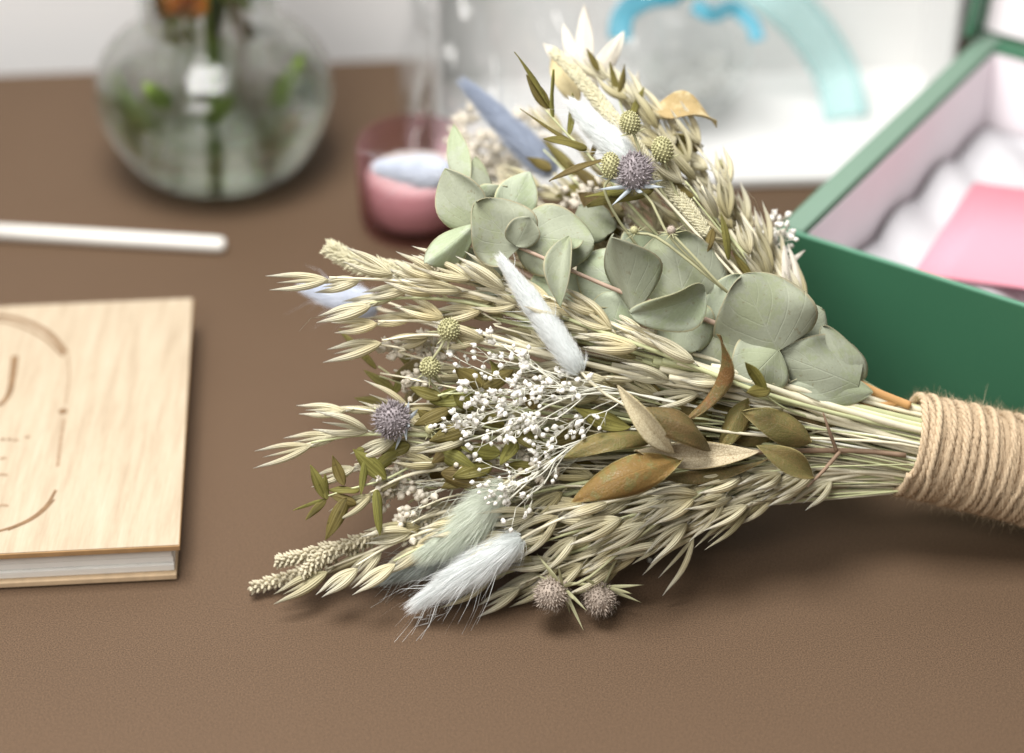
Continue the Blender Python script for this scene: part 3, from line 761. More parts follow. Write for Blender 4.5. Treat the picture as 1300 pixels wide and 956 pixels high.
# ---- oat ears: visible, hand placed (tip first)
E = [
 # upper left long braid
 ([(418, 352, .0), (500, 356, .0), (560, 362, -.002), (630, 380, -.004)], 12, 'oat', .022),
 ([(470, 385, .0), (520, 378, .002), (600, 385, .0), (680, 410, -.004)], 9, 'oat', .020),
 ([(600, 352, -.006), (660, 380, -.008), (740, 412, -.010), (830, 445, -.012), (930, 485, -.010)], 20, 'oat', .021),
 ([(590, 338, .004), (640, 362, .002), (700, 385, .000), (790, 425, -.004)], 12, 'oat', .021),
 ([(690, 375, -.004), (760, 405, -.006), (820, 430, -.008), (900, 470, -.008)], 12, 'oat', .020),
 ([(480, 408, .004), (540, 408, .004), (600, 420, .0), (700, 450, .0)], 9, 'oat', .021),
 ([(485, 432, .006), (545, 425, .004), (620, 436, .0), (740, 460, .0)], 8, 'oat', .021),
 ([(560, 395, .01), (640, 408, .008), (760, 440, .006), (880, 480, .0)], 12, 'oatdim', .020),
 ([(395, 562, .002), (460, 552, .004), (520, 552, .004), (600, 555, .006)], 11, 'oat', .021),
 ([(440, 518, .012), (500, 525, .012), (580, 540, .012)], 7, 'oat', .021),
 ([(450, 590, .010), (520, 575, .010), (600, 570, .01), (700, 560, .01)], 9, 'oat', .020),
 ([(470, 625, .004), (530, 600, .006), (620, 590, .01)], 7, 'oatdim', .020),
 ([(452, 718, .003), (500, 690, .006), (560, 668, .01), (640, 640, .012)], 9, 'oat', .021),
 ([(500, 712, .0), (545, 690, .003), (600, 668, .008), (680, 640, .012)], 8, 'oat', .021),
 ([(415, 722, .012), (470, 700, .014), (540, 672, .016), (640, 640, .02)], 8, 'oatdim', .022),
 # lower braid
 ([(660, 742, .012), (730, 712, .008), (800, 690, .004), (870, 660, .002), (950, 628, .006), (1030, 605, .015)], 24, 'oat', .023),
 ([(650, 700, .004), (720, 678, .002), (800, 655, -.002), (880, 628, -.002), (960, 605, .006), (1040, 592, .015)], 24, 'oat', .022),
 ([(640, 672, .0), (700, 650, .0), (780, 636, -.001), (850, 620, .0), (940, 600, .006)], 18, 'oat', .021),
 ([(700, 735, .016), (780, 705, .012), (860, 672, .008), (940, 645, .008), (1010, 622, .014)], 18, 'oatdim', .023),
 ([(780, 715, .006), (850, 690, .004), (920, 655, .004), (990, 625, .01), (1060, 603, .02)], 16, 'oat', .024),
 ([(820, 660, -.004), (890, 632, -.002), (960, 608, .004), (1030, 592, .015)], 12, 'oat', .022),
 ([(600, 650, .008), (680, 625, .008), (760, 610, .008), (860, 595, .01)], 12, 'oatdim', .021),
 ([(620, 735, .012), (680, 715, .012), (760, 690, .010), (850, 655, .010)], 12, 'oatdim', .021),
 # middle under the bay leaves
 ([(760, 500, .0), (830, 510, .004), (900, 520, .006), (1000, 535, .015)], 10, 'oatdim', .020),
 ([(770, 478, -.006), (840, 486, -.006), (910, 498, -.002), (1000, 520, .01)], 11, 'oat', .021),
 ([(560, 520, .016), (640, 520, .016), (740, 530, .016), (860, 540, .016)], 12, 'oatdim', .021),
 ([(600, 470, .016), (700, 480, .016), (800, 500, .016)], 10, 'oatdim', .021),
 # upper right flank
 ([(850, 150, .05), (900, 205, .045), (940, 270, .04), (985, 340, .035), (1020, 400, .03)], 18, 'oat', .020),
 ([(800, 125, .05), (850, 185, .04), (900, 250, .035), (950, 330, .03), (1000, 400, .03)], 20, 'oatdim', .020),
 ([(775, 100, .06), (830, 160, .05), (880, 230, .045), (940, 320, .04)], 16, 'oat', .020),
 ([(870, 230, .02), (910, 280, .02), (950, 330, .02), (1000, 400, .025)], 12, 'oat', .018),
 ([(905, 235, .05), (945, 290, .045), (985, 350, .04), (1030, 420, .035)], 12, 'oat', .018),
 ([(820, 200, .03), (865, 255, .03), (915, 320, .03), (975, 400, .03)], 12, 'oatdim', .019),
 ([(960, 290, .06), (990, 340, .05), (1030, 410, .04)], 7, 'oat', .018),
]
for pl, k, mt, L in E: oat_ear(pl, k, L, U(.0046, .0056), mt)
# fillers inside the head, between the front layer and the table
def lerp(a, b, t): return a + (b - a) * t
for i in range(36):
    f = (i + .5) / 36; th = lerp(0, 1, f)
    # fan of tip positions, from the lower left round to the top
    tips = [(640, 735), (560, 700), (500, 660), (470, 600), (470, 540), (500, 470), (520, 400), (570, 350), (640, 300), (700, 240), (740, 180), (790, 130), (850, 160)]
    u = f * (len(tips) - 1); k = min(int(u), len(tips) - 2); px, py = lerp(tips[k][0], tips[k + 1][0], u - k), lerp(tips[k][1], tips[k + 1][1], u - k)
    s = U(.12, .38); px, py = lerp(px, 1150, s), lerp(py, 560, s); dd = U(.03, .075)
    oat_ear([(px, py, dd), (lerp(px, 1150, .3), lerp(py, 560, .33), dd), (lerp(px, 1150, .55), lerp(py, 560, .6), lerp(dd, .03, .5))], random.randint(8, 12), .021, .005, 'oatdim')

inner = None
for i in range(46):
    if i % 12 == 0:
        inner, _ = sprig('leaf_sprig', [(U(620, 700), U(420, 600), .05), (U(800, 860), U(480, 580), .045), (960, 550, .04)], .0008, 'twig')
    px, py = U(520, 960), U(420, 640)
    if i % 4 == 0: px, py = U(720, 960), U(200, 420)
    py = lerp(py, 560, max(0, (px - 700) / 500)); a = U(2.2, 4.1); l = U(50, 80); dd = U(.022, .06)
    leaf(inner, 'bay' if i % 3 else 'olive', (px + 20, py, dd), (px + 20 + l * math.cos(a), py + l * math.sin(a), dd + U(-.006, .006)), U(22, 34) * PX, (G(.5), G(.5), 1), prof='bay', fold=U(.1, .6), curl=U(-.1, .15), wave=.07, nu=6, nv=12)

# ---- thin tangled wisps
for i in range(90):
    px, py = U(470, 940), U(370, 690)
    if py < 450 and px > 640: py += 90
    py = lerp(py, 560, max(0, (px - 740) / 500)); p = at(px, py, U(-.002, .04)); a = U(2.4, 3.9)
    q = at(px + U(80, 170), lerp(py, 560, .22), U(0, .03)); m_ = (p + q) * .5 + V((G(.004), G(.004), G(.003)))
    mb = MB(); mb.tube(spline([p, m_, q, neckfor(q) + HAX * .02], 18), U(.0003, .0006), 5); obj('wisp', mb, M['straw' if i % 2 else 'strawgreen'], BOUQ)

# ---- straight straws converging on the binding
for i in range(64):
    if i < 12: x, y, dd = 860 + U(-40, 60), 452 + U(0, 28), -.008 + U(-.004, .006)
    else: x, y, dd = U(760, 960), U(400, 640), U(.012, .05)
    p = at(x, y, dd); q = neckfor(p); mb = MB(); L_ = (q - p).length
    c2 = q - HAX * (L_ * .25); c1 = p + (q - p) * .3 + V((0, 0, U(0, .004)))
    pts = [p * (1 - t) ** 3 + c1 * 3 * (1 - t) ** 2 * t + c2 * 3 * (1 - t) * t * t + q * t ** 3 for t in [k / 14 for k in range(15)]] + [q + HAX * .03]
    mb.tube(pts, U(.0013, .0017) if i < 12 else U(.0008, .0014), 7); obj('straw', mb, M['straw' if i % 4 else 'strawgreen'], BOUQ)

# ---- eucalyptus
eu, path = sprig('eucalyptus_branch', [(600, 292, .004), (650, 310, .0), (720, 341, -.002), (790, 371, -.004), (850, 390, -.002), (910, 411, .0), (985, 443, .002), (1040, 462, .01), (1090, 486, .02)], .0017, 'euctwig')
def EL(b, t, w, nrm=(0, .2, 1), prof='round', **k):
    k.setdefault('roll', U(-.25, .35)); k['fold'] = k.get('fold', .15) * 1.5; k['wave'] = k.get('wave', .05) * 1.4
    leaf(eu, 'euc', b, t, w * PX, nrm, prof, **k)
EL((603, 298, .004), (565, 214, .002), 66, (-.1, .1, 1), 'oval', curl=.04, fold=.1)
EL((658, 316, -.004), (604, 256, -.010), 92, (.1, .1, 1), 'heart', curl=-.03, fold=-.12)
EL((655, 312, -.006), (672, 276, -.008), 48, (.5, .1, 1), 'round', curl=.02, fold=.2)
EL((603, 284, -.004), (540, 334, -.014), 44, (.55, .55, .55), 'oval', curl=-.12, fold=.9)
EL((655, 300, .006), (754, 310, .004), 96, (0, .2, 1), 'round', curl=.05, fold=.1)
EL((636, 290, .016), (672, 218, .022), 58, (.3, .1, 1), 'oval', curl=.03)
EL((598, 262, .024), (644, 236, .018), 34, (.3, -.7, .8), 'oval', curl=.06, fold=.3)
EL((592, 250, .03), (576, 158, .045), 32, (-.3, .1, 1), 'oval', curl=.03)
EL((615, 262, .03), (602, 200, .04), 34, (.5, .2, 1), 'oval', curl=.05)
EL((632, 325, .012), (592, 352, .014), 60, (-.2, 0, 1), 'round')
EL((722, 300, -.010), (712, 390, -.018), 36, (-.35, .1, 1), 'oval', curl=.12, fold=-.5)
EL((735, 304, .000), (708, 322, -.010), 34, (-.3, .9, .3), 'round', curl=.2, fold=.4)
EL((720, 342, .006), (700, 410, .012), 84, (0, 0, 1), 'round')
EL((803, 398, -.006), (777, 300, -.022), 74, (-.45, .0, .9), 'oval', curl=-.06, fold=.7, wave=.05, roll=.2)
EL((790, 372, .004), (772, 430, .004), 66, (0, -.1, 1), 'round')
EL((800, 375, .006), (738, 326, .010), 84, (0, .1, 1), 'round')
EL((872, 402, .004), (850, 292, .004), 134, (.1, .1, 1), 'round', curl=.05, fold=.1)
EL((895, 370, -.008), (800, 398, -.018), 62, (0, -.55, .85), 'round', curl=.10, fold=-.3)
EL((855, 392, .004), (885, 445, -.002), 84, (0, -.3, 1), 'round', curl=.05)
EL((910, 410, .006), (942, 350, .010), 60, (.2, .2, 1), 'round')
EL((912, 412, .004), (932, 478, .006), 100, (0, -.1, 1), 'round')
EL((988, 446, -.004), (940, 350, -.012), 138, (-.15, .15, 1), 'heart', curl=.04, fold=.18, wave=.05)
EL((988, 444, -.004), (940, 492, -.008), 84, (-.1, -.3, 1), 'round', curl=.05, fold=.2)
EL((990, 440, .010), (1046, 394, .014), 84, (.2, .2, 1), 'round', curl=.03, fold=.2)
EL((1090, 490, .010), (990, 450, .000), 112, (.0, .1, 1), 'heart', curl=.06, fold=.18, wave=.06)
EL((1086, 488, .012), (1044, 414, .012), 62, (.3, .2, 1), 'heart', curl=.1, fold=.3)
EL((1108, 498, .012), (1000, 488, .002), 44, (0, .3, 1), 'oval', curl=.03, fold=.3)
EL((1135, 600, .03), (1075, 622, .03), 30, (.1, -.3, 1), 'oval', curl=-.05)
EL((770, 300, .02), (735, 262, .03), 60, (.2, .2, 1), 'round')
EL((800, 330, .014), (832, 300, .02), 64, (.1, .2, 1), 'round')
sp2, _ = sprig('orange_twig', [(1083, 483, .014), (1110, 497, .018), (1155, 515, .02)], .0021, 'orangetwig', False, taper=False)
sp2, _ = sprig('orange_twig', [(1040, 508, .014), (1080, 512, .018), (1140, 512, .02)], .0016, 'orangetwig', False, taper=False)
st_, _ = sprig('eucalyptus_branch', [(560, 225, .07), (600, 270, .06), (640, 330, .05), (720, 380, .04)], .0012, 'euctwig')
for (b, t, w) in [((640, 335, .05), (610, 375, .055), 60), ((700, 385, .045), (665, 415, .05), 60)]: leaf(st_, 'euc', b, t, w * PX, (0, 0, 1), 'round')

# ---- bunny tails
bunny_tail((738, 474, -.016), (634, 326, -.016), .0150, 'furwhite', 5200, .0062, ang=(.18, .55), stray=26)
bunny_tail((664, 682, -.006), (530, 766, .002), .0180, 'furwhite', 4600, .012, stray=70, ang=(.2, .6))
bunny_tail((642, 612, -.006), (536, 700, -.002), .0205, 'fursage', 3600, .011, sag=.3, stray=36, ang=(.25, .65))
bunny_tail((588, 690, .016), (482, 735, .022), .0200, 'furgrey', 3200, .009, stray=34)
bunny_tail((704, 222, .10), (590, 106, .125), .0170, 'furblue', 4200, .010, ang=(.2, .55), stray=40)
bunny_tail((575, 222, .13), (480, 212, .15), .0200, 'furpale', 3400, .009, ang=(.2, .6), stray=40)
bunny_tail((480, 392, .07), (388, 364, .085), .0185, 'furpale', 2400, .009, ang=(.2, .6), stray=30)
bunny_tail((806, 212, .014), (726, 132, .018), .0165, 'furwhite', 4200, .0075, ang=(.18, .55), stray=30)

# ---- grass heads
grain_head([(703, 66, .05), (735, 98, .045), (765, 135, .04), (790, 165, .035), (830, 215, .03), (872, 272, .025)], .0042, n=1500)
grain_head([(845, 228, .024), (870, 262, .022), (900, 300, .02)], .0052, 'grainpale', 600)
grain_head([(418, 315, .04), (455, 335, .038), (510, 345, .035), (570, 355, .03)], .0050, 'grainpale', 600, bl=.004)
grain_head([(530, 335, .03), (590, 345, .028), (650, 360, .025)], .0050, 'grain', 260, bl=.003, bw=.0011)
for pl in ([(320, 746, .03), (352, 738, .03), (385, 727, .03), (430, 706, .03)], [(352, 713, .014), (385, 706, .014), (430, 692, .016)], [(385, 727, .008), (420, 700, .01), (470, 680, .012)], [(440, 700, .016), (500, 672, .018), (560, 655, .02)]):
    grain_head(pl, .0024, 'grain', 95, .0032, .0011, 1.3, 'millet_spray')
grain_head([(640, 215, .13), (660, 260, .12), (700, 310, .10)], .006, 'grain', 260, .004, .0012)

# ---- gypsophila
def cloud(x0, x1, y0, y1, n_, d0, d1): return [(U(x0, x1), U(y0, y1), U(d0, d1)) for _ in range(n_)]
gyp([(600, 545, -.004), (660, 520, -.010), (760, 494, -.014), (830, 506, -.010), (900, 520, 0)], [(600, 465, -.006), (622, 455, -.008), (640, 440, -.010), (660, 462, -.012), (690, 470, -.014), (705, 495, -.016), (730, 500, -.016), (650, 490, -.012), (675, 500, -.014)], 5, spreadpx=30)
gyp([(590, 560, -.008), (650, 540, -.012), (720, 505, -.016), (800, 500, -.012), (880, 515, 0)], [(585, 545, -.008), (575, 535, -.008), (605, 530, -.01), (625, 560, -.012), (640, 520, -.012), (665, 545, -.014), (690, 530, -.016), (630, 500, -.012), (610, 500, -.01), (705, 555, -.014), (735, 530, -.014)], 6, spreadpx=30)
gyp([(640, 640, -.014), (690, 595, -.016), (740, 558, -.014), (800, 545, -.008), (900, 545, 0)], [(638, 596, -.014), (655, 612, -.014), (640, 632, -.014), (655, 645, -.014), (668, 630, -.014), (648, 620, -.014), (675, 560, -.014), (690, 575, -.014), (625, 625, -.014), (665, 600, -.014)], 3, spreadpx=30, br=.0011)
gyp([(540, 630, .01), (600, 610, .012), (700, 590, .014)], cloud(480, 560, 610, 680, 9, .008, .02), 6, 'gypcream', spreadpx=30, br=.0017)
gyp([(640, 200, .17), (680, 260, .15), (760, 330, .09)], cloud(590, 700, 150, 250, 14, .145, .18), 8, 'gypcream', spreadpx=40, br=.0022)
gyp([(740, 230, .06), (790, 280, .05), (850, 350, .04)], cloud(705, 800, 225, 290, 10, .05, .07), 6, 'gypcream', spreadpx=34, br=.0020)
gyp([(500, 470, .03), (600, 490, .03), (700, 510, .03)], cloud(500, 560, 440, 580, 8, .02, .035), 6, 'gypcream', spreadpx=34, br=.0018)
gyp([(940, 300, .05), (970, 350, .045), (1010, 410, .04)], cloud(920, 1000, 270, 350, 8, .045, .07), 6, 'gyp', spreadpx=30, br=.0014)
gyp([(620, 560, .012), (700, 560, .012), (800, 560, .012)], cloud(590, 700, 560, 610, 7, .0, .02), 6, 'gypcream', spreadpx=30, br=.0016)

# ---- thistles
thistle((806, 218, -.004), 23 * PX, 'thviolet', 'bractblue', (.05, .85, .45), spikes=300, sl=.30, bracts=9, bl=2.1, stemto=[(826, 255, -.004), (850, 300, -.006), (900, 350, -.002), (960, 400, .02), NECK])
thistle((775, 210, -.004), 12.5 * PX, 'thgreen', 'bractgreen', (-.05, .9, .3), 1.45, 110, knob=True, bracts=6, bl=1.3, fil=False, stemto=[(768, 245, .0), (800, 300, .01), (870, 370, .02), NECK])
thistle((800, 156, .004), 13 * PX, 'thgreen', 'bractgreen', (-.3, .9, .3), 1.25, 120, knob=True, bracts=6, bl=1.5, fil=False)
thistle((841, 190, .012), 14 * PX, 'thgreen', 'bractgreen', (-.2, .9, .4), 1.3, 120, knob=True, bracts=6, bl=1.5, fil=False)
thistle((914, 209, .05), 7 * PX, 'thgreen', 'bractgreen', (0, .9, .4), 1.1, 50, knob=True, bracts=3, bl=1.5, fil=False, stemto=[(916, 240, .05), (940, 320, .04), NECK])
thistle((570, 418, -.008), 14 * PX, 'thgreen', 'bractgreen', (-.1, .3, 1), 1.0, 110, knob=True, bracts=8, bl=1.9, fil=False, stemto=[(560, 440, -.006), (543, 480, 0), (600, 520, .01), (760, 540, .02), NECK])
thistle((546, 466, -.002), 13 * PX, 'thgreen', 'bractgreen', (-.1, .5, 1), 1.0, 110, knob=True, bracts=8, bl=1.6, fil=False)
thistle((498, 533, -.004), 23 * PX, 'thviolet', 'bractblue', (-.9, .3, .5), 1.0, 280, bracts=7, bl=1.4, fil=True)
thistle((700, 754, -.004), 20 * PX, 'thpink', 'bractgreen', (-.8, -.5, .3), 1.1, 260, bracts=11, bl=2.5, sl=.3, stemto=[(745, 735, -.006), (800, 690, -.006), (870, 640, -.006), (960, 590, .004), NECK])
thistle((762, 760, .002), 20 * PX, 'thpink', 'bractgreen', (-.2, -.9, .3), 1.0, 260, bracts=11, bl=2.6, sl=.3, stemto=[(780, 715, .0), (800, 685, -.003), (880, 640, .0), NECK])
thistle((852, 292, -.008), 6.5 * PX, 'thpink', 'bractgreen', (-.1, .8, .5), 1.0, 40, bracts=10, bl=3.0, fil=False, stemto=[(880, 325, -.008), (925, 372, -.004), (980, 410, .02), NECK])
thistle((805, 292, -.006), 6 * PX, 'thgreen', 'bractgreen', (-.4, .9, .5), 1.0, 40, bracts=9, bl=2.6, fil=False, stemto=[(840, 305, -.006), (925, 372, -.003), (980, 410, .02), NECK])
thistle((545, 545, .0), 7 * PX, 'thgreen', 'bractgreen', (-.4, .3, .8), 1.0, 40, bracts=8, bl=2.2, fil=False)

# ---- olive leaf sprigs
def OS(pl, leaves, tostem=True, mat='olive', w0=1.0, name='leaf_sprig', rad=.0008, prof='lance'):
    o, _ = sprig(name, pl, rad, 'twig' if mat != 'olive' else 'strawgreen', tostem)
    for l in leaves:
        b, t, w = l[:3]; nr = l[3] if len(l) > 3 else (G(.3), .2 + G(.3), 1)
        leaf(o, mat, b, t, w * w0 * PX, nr, prof, fold=U(.2, .5), curl=U(-.05, .10), wave=.06, nu=6, nv=14)
    return o
OS([(693, 140, .02), (720, 170, .02), (750, 200, .018), (800, 260, .02)], [
 ((700, 140, .02), (653, 66, .012), 13, (.8, .2, .6)), ((697, 138, .02), (668, 95, .02), 22), ((702, 150, .02), (703, 88, .02), 14, (.8, 0, .6)),
 ((745, 190, .018), (660, 138, .018), 12, (-.4, 1, .4)), ((745, 188, .016), (690, 176, .01), 26, (0, .7, .7)), ((722, 172, .02), (727, 118, .02), 14),
 ((780, 200, .01), (697, 230, .004), 20, (.1, .9, .5)), ((800, 235, .012), (742, 250, .008), 26, (0, .9, .5)), ((830, 240, .016), (745, 262, .02), 30, (0, .5, .9)), ((750, 200, .018), (765, 160, .02), 10)])
OS([(783, 120, .05), (800, 160, .05), (850, 240, .05)], [((786, 125, .05), (774, 78, .05), 12), ((786, 125, .05), (793, 82, .05), 14, (.6, 0, .8)), ((800, 150, .045), (818, 110, .045), 14), ((760, 90, .055), (745, 62, .055), 12)])
OS([(415, 630, -.002), (440, 622, 0), (490, 608, .004), (540, 585, .008), (620, 570, .012)], [
 ((414, 633, -.002), (394, 590, -.004), 20), ((415, 634, -.003), (413, 602, -.003), 14), ((437, 616, 0), (422, 578, 0), 19), ((456, 622, 0), (418, 622, 0), 22, (0, .8, .6)),
 ((452, 640, -.001), (418, 628, -.001), 18, (0, .3, 1)), ((414, 634, -.002), (388, 660, -.004), 14), ((410, 634, -.002), (372, 648, -.003), 6), ((440, 632, -.002), (413, 686, -.004), 26),
 ((462, 570, .002), (450, 575, .002), 12), ((490, 608, .002), (448, 570, .0), 30), ((465, 582, .0), (458, 628, -.002), 14), ((478, 622, .0), (482, 680, -.004), 22)])
OS([(560, 500, .0), (620, 500, .0), (700, 515, .0), (780, 530, .004)], [
 ((612, 490, -.006), (578, 468, -.008), 26), ((612, 492, -.006), (652, 470, -.008), 24), ((678, 520, -.012), (670, 487, -.014), 22), ((800, 542, -.01), (728, 517, -.016), 30, (0, .6, .8)), ((560, 600, -.002), (640, 615, -.006), 30), ((650, 545, -.004), (700, 575, -.008), 26), ((600, 500, .004), (545, 510, .002), 30),
 ((560, 505, .0), (520, 492, .002), 18), ((570, 520, .0), (525, 540, .0), 20), ((600, 520, -.002), (575, 500, -.004), 22), ((640, 480, -.002), (620, 455, -.004), 18), ((690, 500, -.01), (720, 480, -.012), 16)], w0=1.25)
OS([(520, 560, .004), (580, 570, .004), (660, 585, .004), (740, 575, .008)], [
 ((600, 540, .0), (545, 560, -.002), 26), ((585, 560, 0), (548, 588, -.002), 24), ((635, 575, -.002), (585, 568, -.006), 24), ((625, 590, -.002), (575, 605, -.006), 26), ((560, 575, 0), (610, 600, -.004), 26),
 ((655, 560, -.006), (635, 590, -.008), 22), ((520, 565, .002), (480, 575, .002), 22), ((505, 575, .002), (470, 600, .002), 20), ((640, 540, .002), (595, 530, 0), 24), ((690, 600, .0), (640, 590, -.004), 22), ((560, 545, .004), (530, 520, .004), 22), ((600, 600, .002), (560, 620, 0), 22), ((700, 560, .002), (745, 545, .0), 22)], w0=1.25)
OS([(480, 465, .035), (520, 490, .035), (600, 520, .03)], [((478, 468, .035), (430, 418, .04), 14), ((500, 495, .03), (462, 470, .035), 18), ((495, 515, .03), (450, 505, .035), 24), ((530, 470, .03), (498, 440, .035), 16), ((520, 540, .03), (470, 548, .03), 20), ((500, 500, .028), (520, 465, .03), 16)])
OS([(968, 500, -.018), (1000, 520, -.002), (1060, 540, .02)], [((972, 500, -.018), (946, 460, -.026), 22, (-.5, .1, .8)), ((978, 494, -.018), (948, 498, -.024), 26, (.2, .5, .8)), ((905, 515, .004), (945, 530, .004), 22), ((880, 560, .01), (905, 515, .006), 22)])
OS([(800, 470, .02), (860, 500, .02), (960, 530, .02)], [((840, 515, .004), (820, 480, .004), 24), ((810, 450, .02), (770, 440, .02), 20), ((900, 505, .012), (870, 480, .01), 22), ((905, 560, .012), (860, 565, .01), 22)])
OS([(880, 250, .02), (920, 300, .02), (980, 380, .03)], [((905, 290, .015), (898, 320, .01), 16), ((880, 250, .02), (850, 225, .02), 16), ((925, 330, .015), (915, 270, .015), 14), ((960, 360, .02), (930, 320, .02), 14), ((955, 385, .012), (965, 350, .01), 12), ((900, 260, .05), (868, 190, .06), 24)])

OS([(690, 190, .07), (740, 240, .06), (820, 320, .05)], [((735, 225, .07), (690, 178, .08), 22), ((745, 235, .06), (705, 250, .07), 24), ((760, 240, .05), (720, 205, .06), 20), ((700, 215, .07), (668, 200, .08), 20)])
for pl in ([(720, 170, .08), (760, 220, .07), (810, 280, .06), (870, 350, .05)], [(690, 235, .08), (740, 265, .07), (800, 310, .06), (870, 370, .05)]): oat_ear(pl, 10, .020, .005, 'oatdim')
# ---- bay leaves
by, _ = sprig('bay_sprig', [(805, 590, .0), (860, 580, -.004), (935, 575, -.002), (1030, 572, .008), (1100, 573, .012), (1150, 578, .012)], .0013, 'twig', False, taper=False)
def BL(mat, b, t, w, nrm=(0, .3, 1), lab=None, **k):
    w *= .9; k['curl'] = k.get('curl', .08) * 1.5; k['fold'] = k.get('fold', .2) * 1.6; k['wave'] = k.get('wave', .05) * 1.5; k.setdefault('twist', U(-.5, .5))
    leaf(by, mat, b, t, w * PX, nrm, 'bay', nu=10, nv=22, label=lab, **k)
BL('bayrust', (866, 584, -.014), (725, 638, -.026), 54, (.05, .35, 1), 'rust brown curled bay leaf', curl=.13, fold=.3, wave=.07)
BL('bay', (830, 556, -.008), (716, 581, -.016), 36, (0, .6, .8), curl=.12, fold=.35, wave=.07)
BL('bayunder', (856, 576, -.016), (784, 489, -.026), 30, (-.4, .2, 1), 'pale narrow bay leaf showing its underside', curl=.10, fold=-.4, wave=.07)
BL('bay', (902, 572, -.010), (807, 518, -.024), 44, (.1, .4, .9), curl=.16, fold=.45, wave=.06)
BL('bayunder', (965, 573, -.010), (806, 572, -.024), 38, (0, .3, 1), 'pale bay leaf showing its underside', curl=-.12, fold=-.3, wave=.06)
BL('bayrust', (872, 534, -.012), (913, 425, -.026), 30, (-.7, .1, .6), 'upright brown bay leaf with curled edge', curl=-.14, fold=.6, wave=.09, twist=.8)
BL('bay', (1030, 562, .0), (942, 522, -.010), 46, (0, .3, 1), curl=.10, fold=.3, wave=.05)
BL('bay', (1033, 606, -.002), (960, 566, -.012), 36, (.1, .2, 1), curl=.07, fold=-.2, wave=.05)
BL('bay', (950, 506, .0), (914, 576, -.002), 34, (-.4, 0, 1), curl=.10, fold=.5, wave=.06)
BL('bay', (975, 583, -.002), (826, 603, -.010), 24, (0, .7, .7), curl=-.05, fold=.3)
BL('bay', (1000, 520, .012), (1045, 548, .012), 34, (0, .2, 1), fold=.4)
BL('bay', (1015, 545, .014), (1065, 535, .014), 34, (0, -.2, 1), fold=.4)
BL('bay', (905, 545, .006), (855, 500, .004), 38, (0, .2, 1), fold=.4); BL('bay', (880, 612, .004), (945, 600, .006), 28, (0, .2, 1)); BL('bay', (770, 560, .008), (700, 540, .008), 34, (0, .2, 1)); BL('bay', (990, 545, .01), (930, 560, .008), 34, (0, -.3, 1))
sprig('side_twig', [(1045, 524, .0), (1052, 545, .002), (1062, 572, .008)], .0009, 'twig', False)
sprig('side_twig', [(1025, 618, -.002), (1045, 598, .002), (1066, 574, .008)], .0010, 'twig', False)

# ---- bleached leaves and flowers at the top
bl, _ = sprig('bleached_sprig', [(735, 95, .07), (790, 160, .065), (880, 280, .06)], .0010, 'straw')
for b, t, w, nr in [((742, 100, .07), (742, 5, .08), 34, (0, .1, 1)), ((752, 105, .07), (792, 40, .08), 38, (.4, 0, 1)), ((735, 100, .07), (690, 55, .08), 32, (-.3, .2, 1)), ((760, 110, .065), (700, 95, .07), 30, (0, .5, 1)), ((800, 160, .06), (810, 90, .065), 26, (.4, 0, 1)), ((735, 95, .08), (715, 30, .09), 26, (-.2, .1, 1))]:
    leaf(bl, 'cream', b, t, w * PX, nr, 'lance', fold=.25, curl=.06)
for b, t, w, nr in [((1000, 392, .03), (995, 312, .035), 24, (.5, 0, 1)), ((1022, 392, .035), (1000, 310, .04), 18, (.7, 0, 1)), ((975, 330, .05), (960, 268, .05), 18, (.2, 0, 1)), ((960, 310, .05), (1000, 290, .05), 16, (0, .6, 1)), ((985, 350, .045), (1022, 318, .05), 12, (0, .6, 1)), ((930, 290, .04), (905, 240, .05), 16, (0, .6, 1))]:
    leaf(bl, 'cream', b, t, w * PX, nr, 'lance', fold=.35, curl=.06)
tn, _ = sprig('tan_leaf_sprig', [(820, 165, .05), (870, 230, .05), (930, 310, .045)], .0010, 'twig')
leaf(tn, 'tan', (822, 140, .055), (910, 156, .045), 44 * PX, (0, .8, .7), 'bay', fold=-.4, curl=.1, wave=.12)
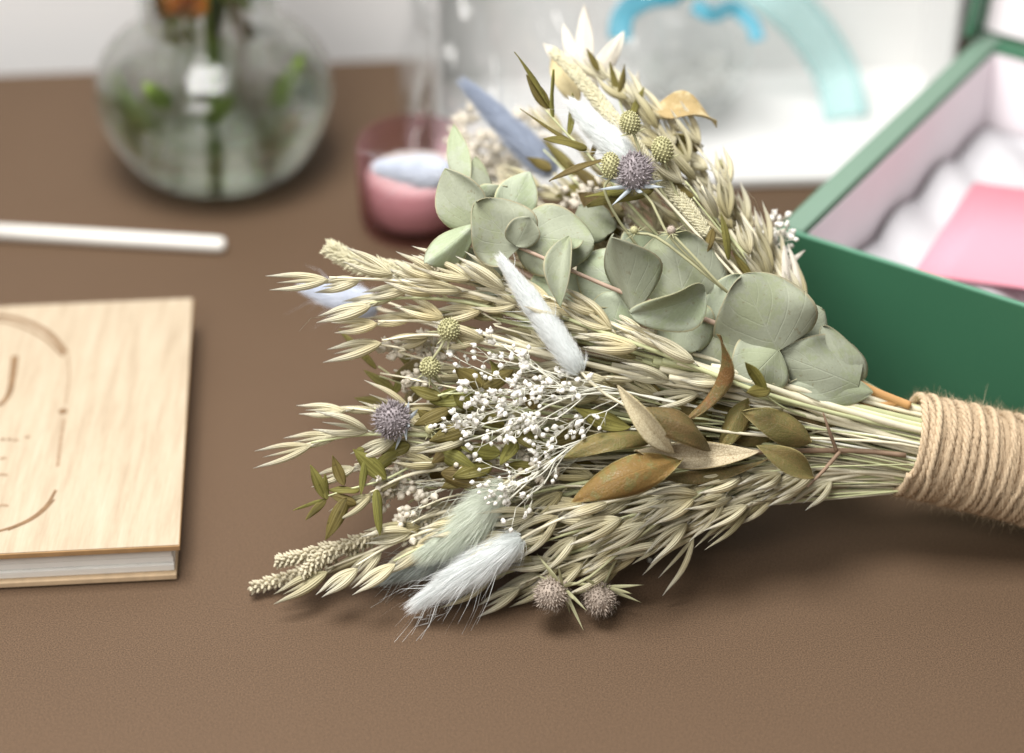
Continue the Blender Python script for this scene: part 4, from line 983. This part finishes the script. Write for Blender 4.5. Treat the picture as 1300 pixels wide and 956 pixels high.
leaf(tn, 'tan', (735, 130, .06), (700, 75, .07), 34 * PX, (0, .5, .7), 'bay', fold=.4, curl=.1, wave=.12)
leaf(tn, 'bay', (850, 175, .055), (893, 185, .05), 36 * PX, (.2, -.6, .9), 'bay', fold=-.6, curl=.15, wave=.05)

cr = MB(); cp = onz(822, 713, .0015); cr.drop(cp, V((.6, .3, .3)).normalized(), .0028, .0013, 6, 5)
obj('fallen_bud', cr, M['gyp'], None, cp, label='tiny white bud fallen on the table below the oat ears', category='flower bud')

# ================================================================= CAMERA, LIGHT, RENDER
cam = bpy.data.cameras.new('camera'); co = bpy.data.objects.new('camera', cam); COL.objects.link(co)
cam.lens = LENS; cam.sensor_width = 36; cam.clip_end = 30; cam.clip_start = .02
co.location = CAM; co.rotation_euler = (PI / 2 - PITCH, 0, 0)
cam.dof.use_dof = True; cam.dof.focus_distance = DIST - .004; cam.dof.aperture_fstop = 2.9
scene.camera = co
def area(name, loc, target, sx, sy, power, col):
    l = bpy.data.lights.new(name, 'AREA'); l.shape = 'RECTANGLE'; l.size = sx; l.size_y = sy; l.energy = power; l.color = col
    o = bpy.data.objects.new(name, l); COL.objects.link(o); o.location = loc
    o.rotation_euler = (V(target) - V(loc)).to_track_quat('-Z', 'Y').to_euler(); return o
area('window_light', (-.24, -.03, 1.18), (.02, -.05, .03), .55, .55, 24, (1, .985, .96))
area('front_window_light', (-.42, -.86, .98), (.0, -.05, .05), .55, .55, 9.5, (1, .97, .93))
w = bpy.data.worlds.new('World'); scene.world = w; w.use_nodes = True
bg = w.node_tree.nodes['Background']; bg.inputs[0].default_value = (1, .985, .965, 1); bg.inputs[1].default_value = .24
scene.view_settings.view_transform = 'Standard'; scene.view_settings.look = 'None'; scene.view_settings.exposure = 0; scene.view_settings.gamma = 1
scene.render.resolution_x = 1024; scene.render.resolution_y = 753
scene.render.engine = 'CYCLES'
scene.cycles.max_bounces = 12; scene.cycles.transparent_max_bounces = 12; scene.cycles.caustics_reflective = False; scene.cycles.caustics_refractive = False
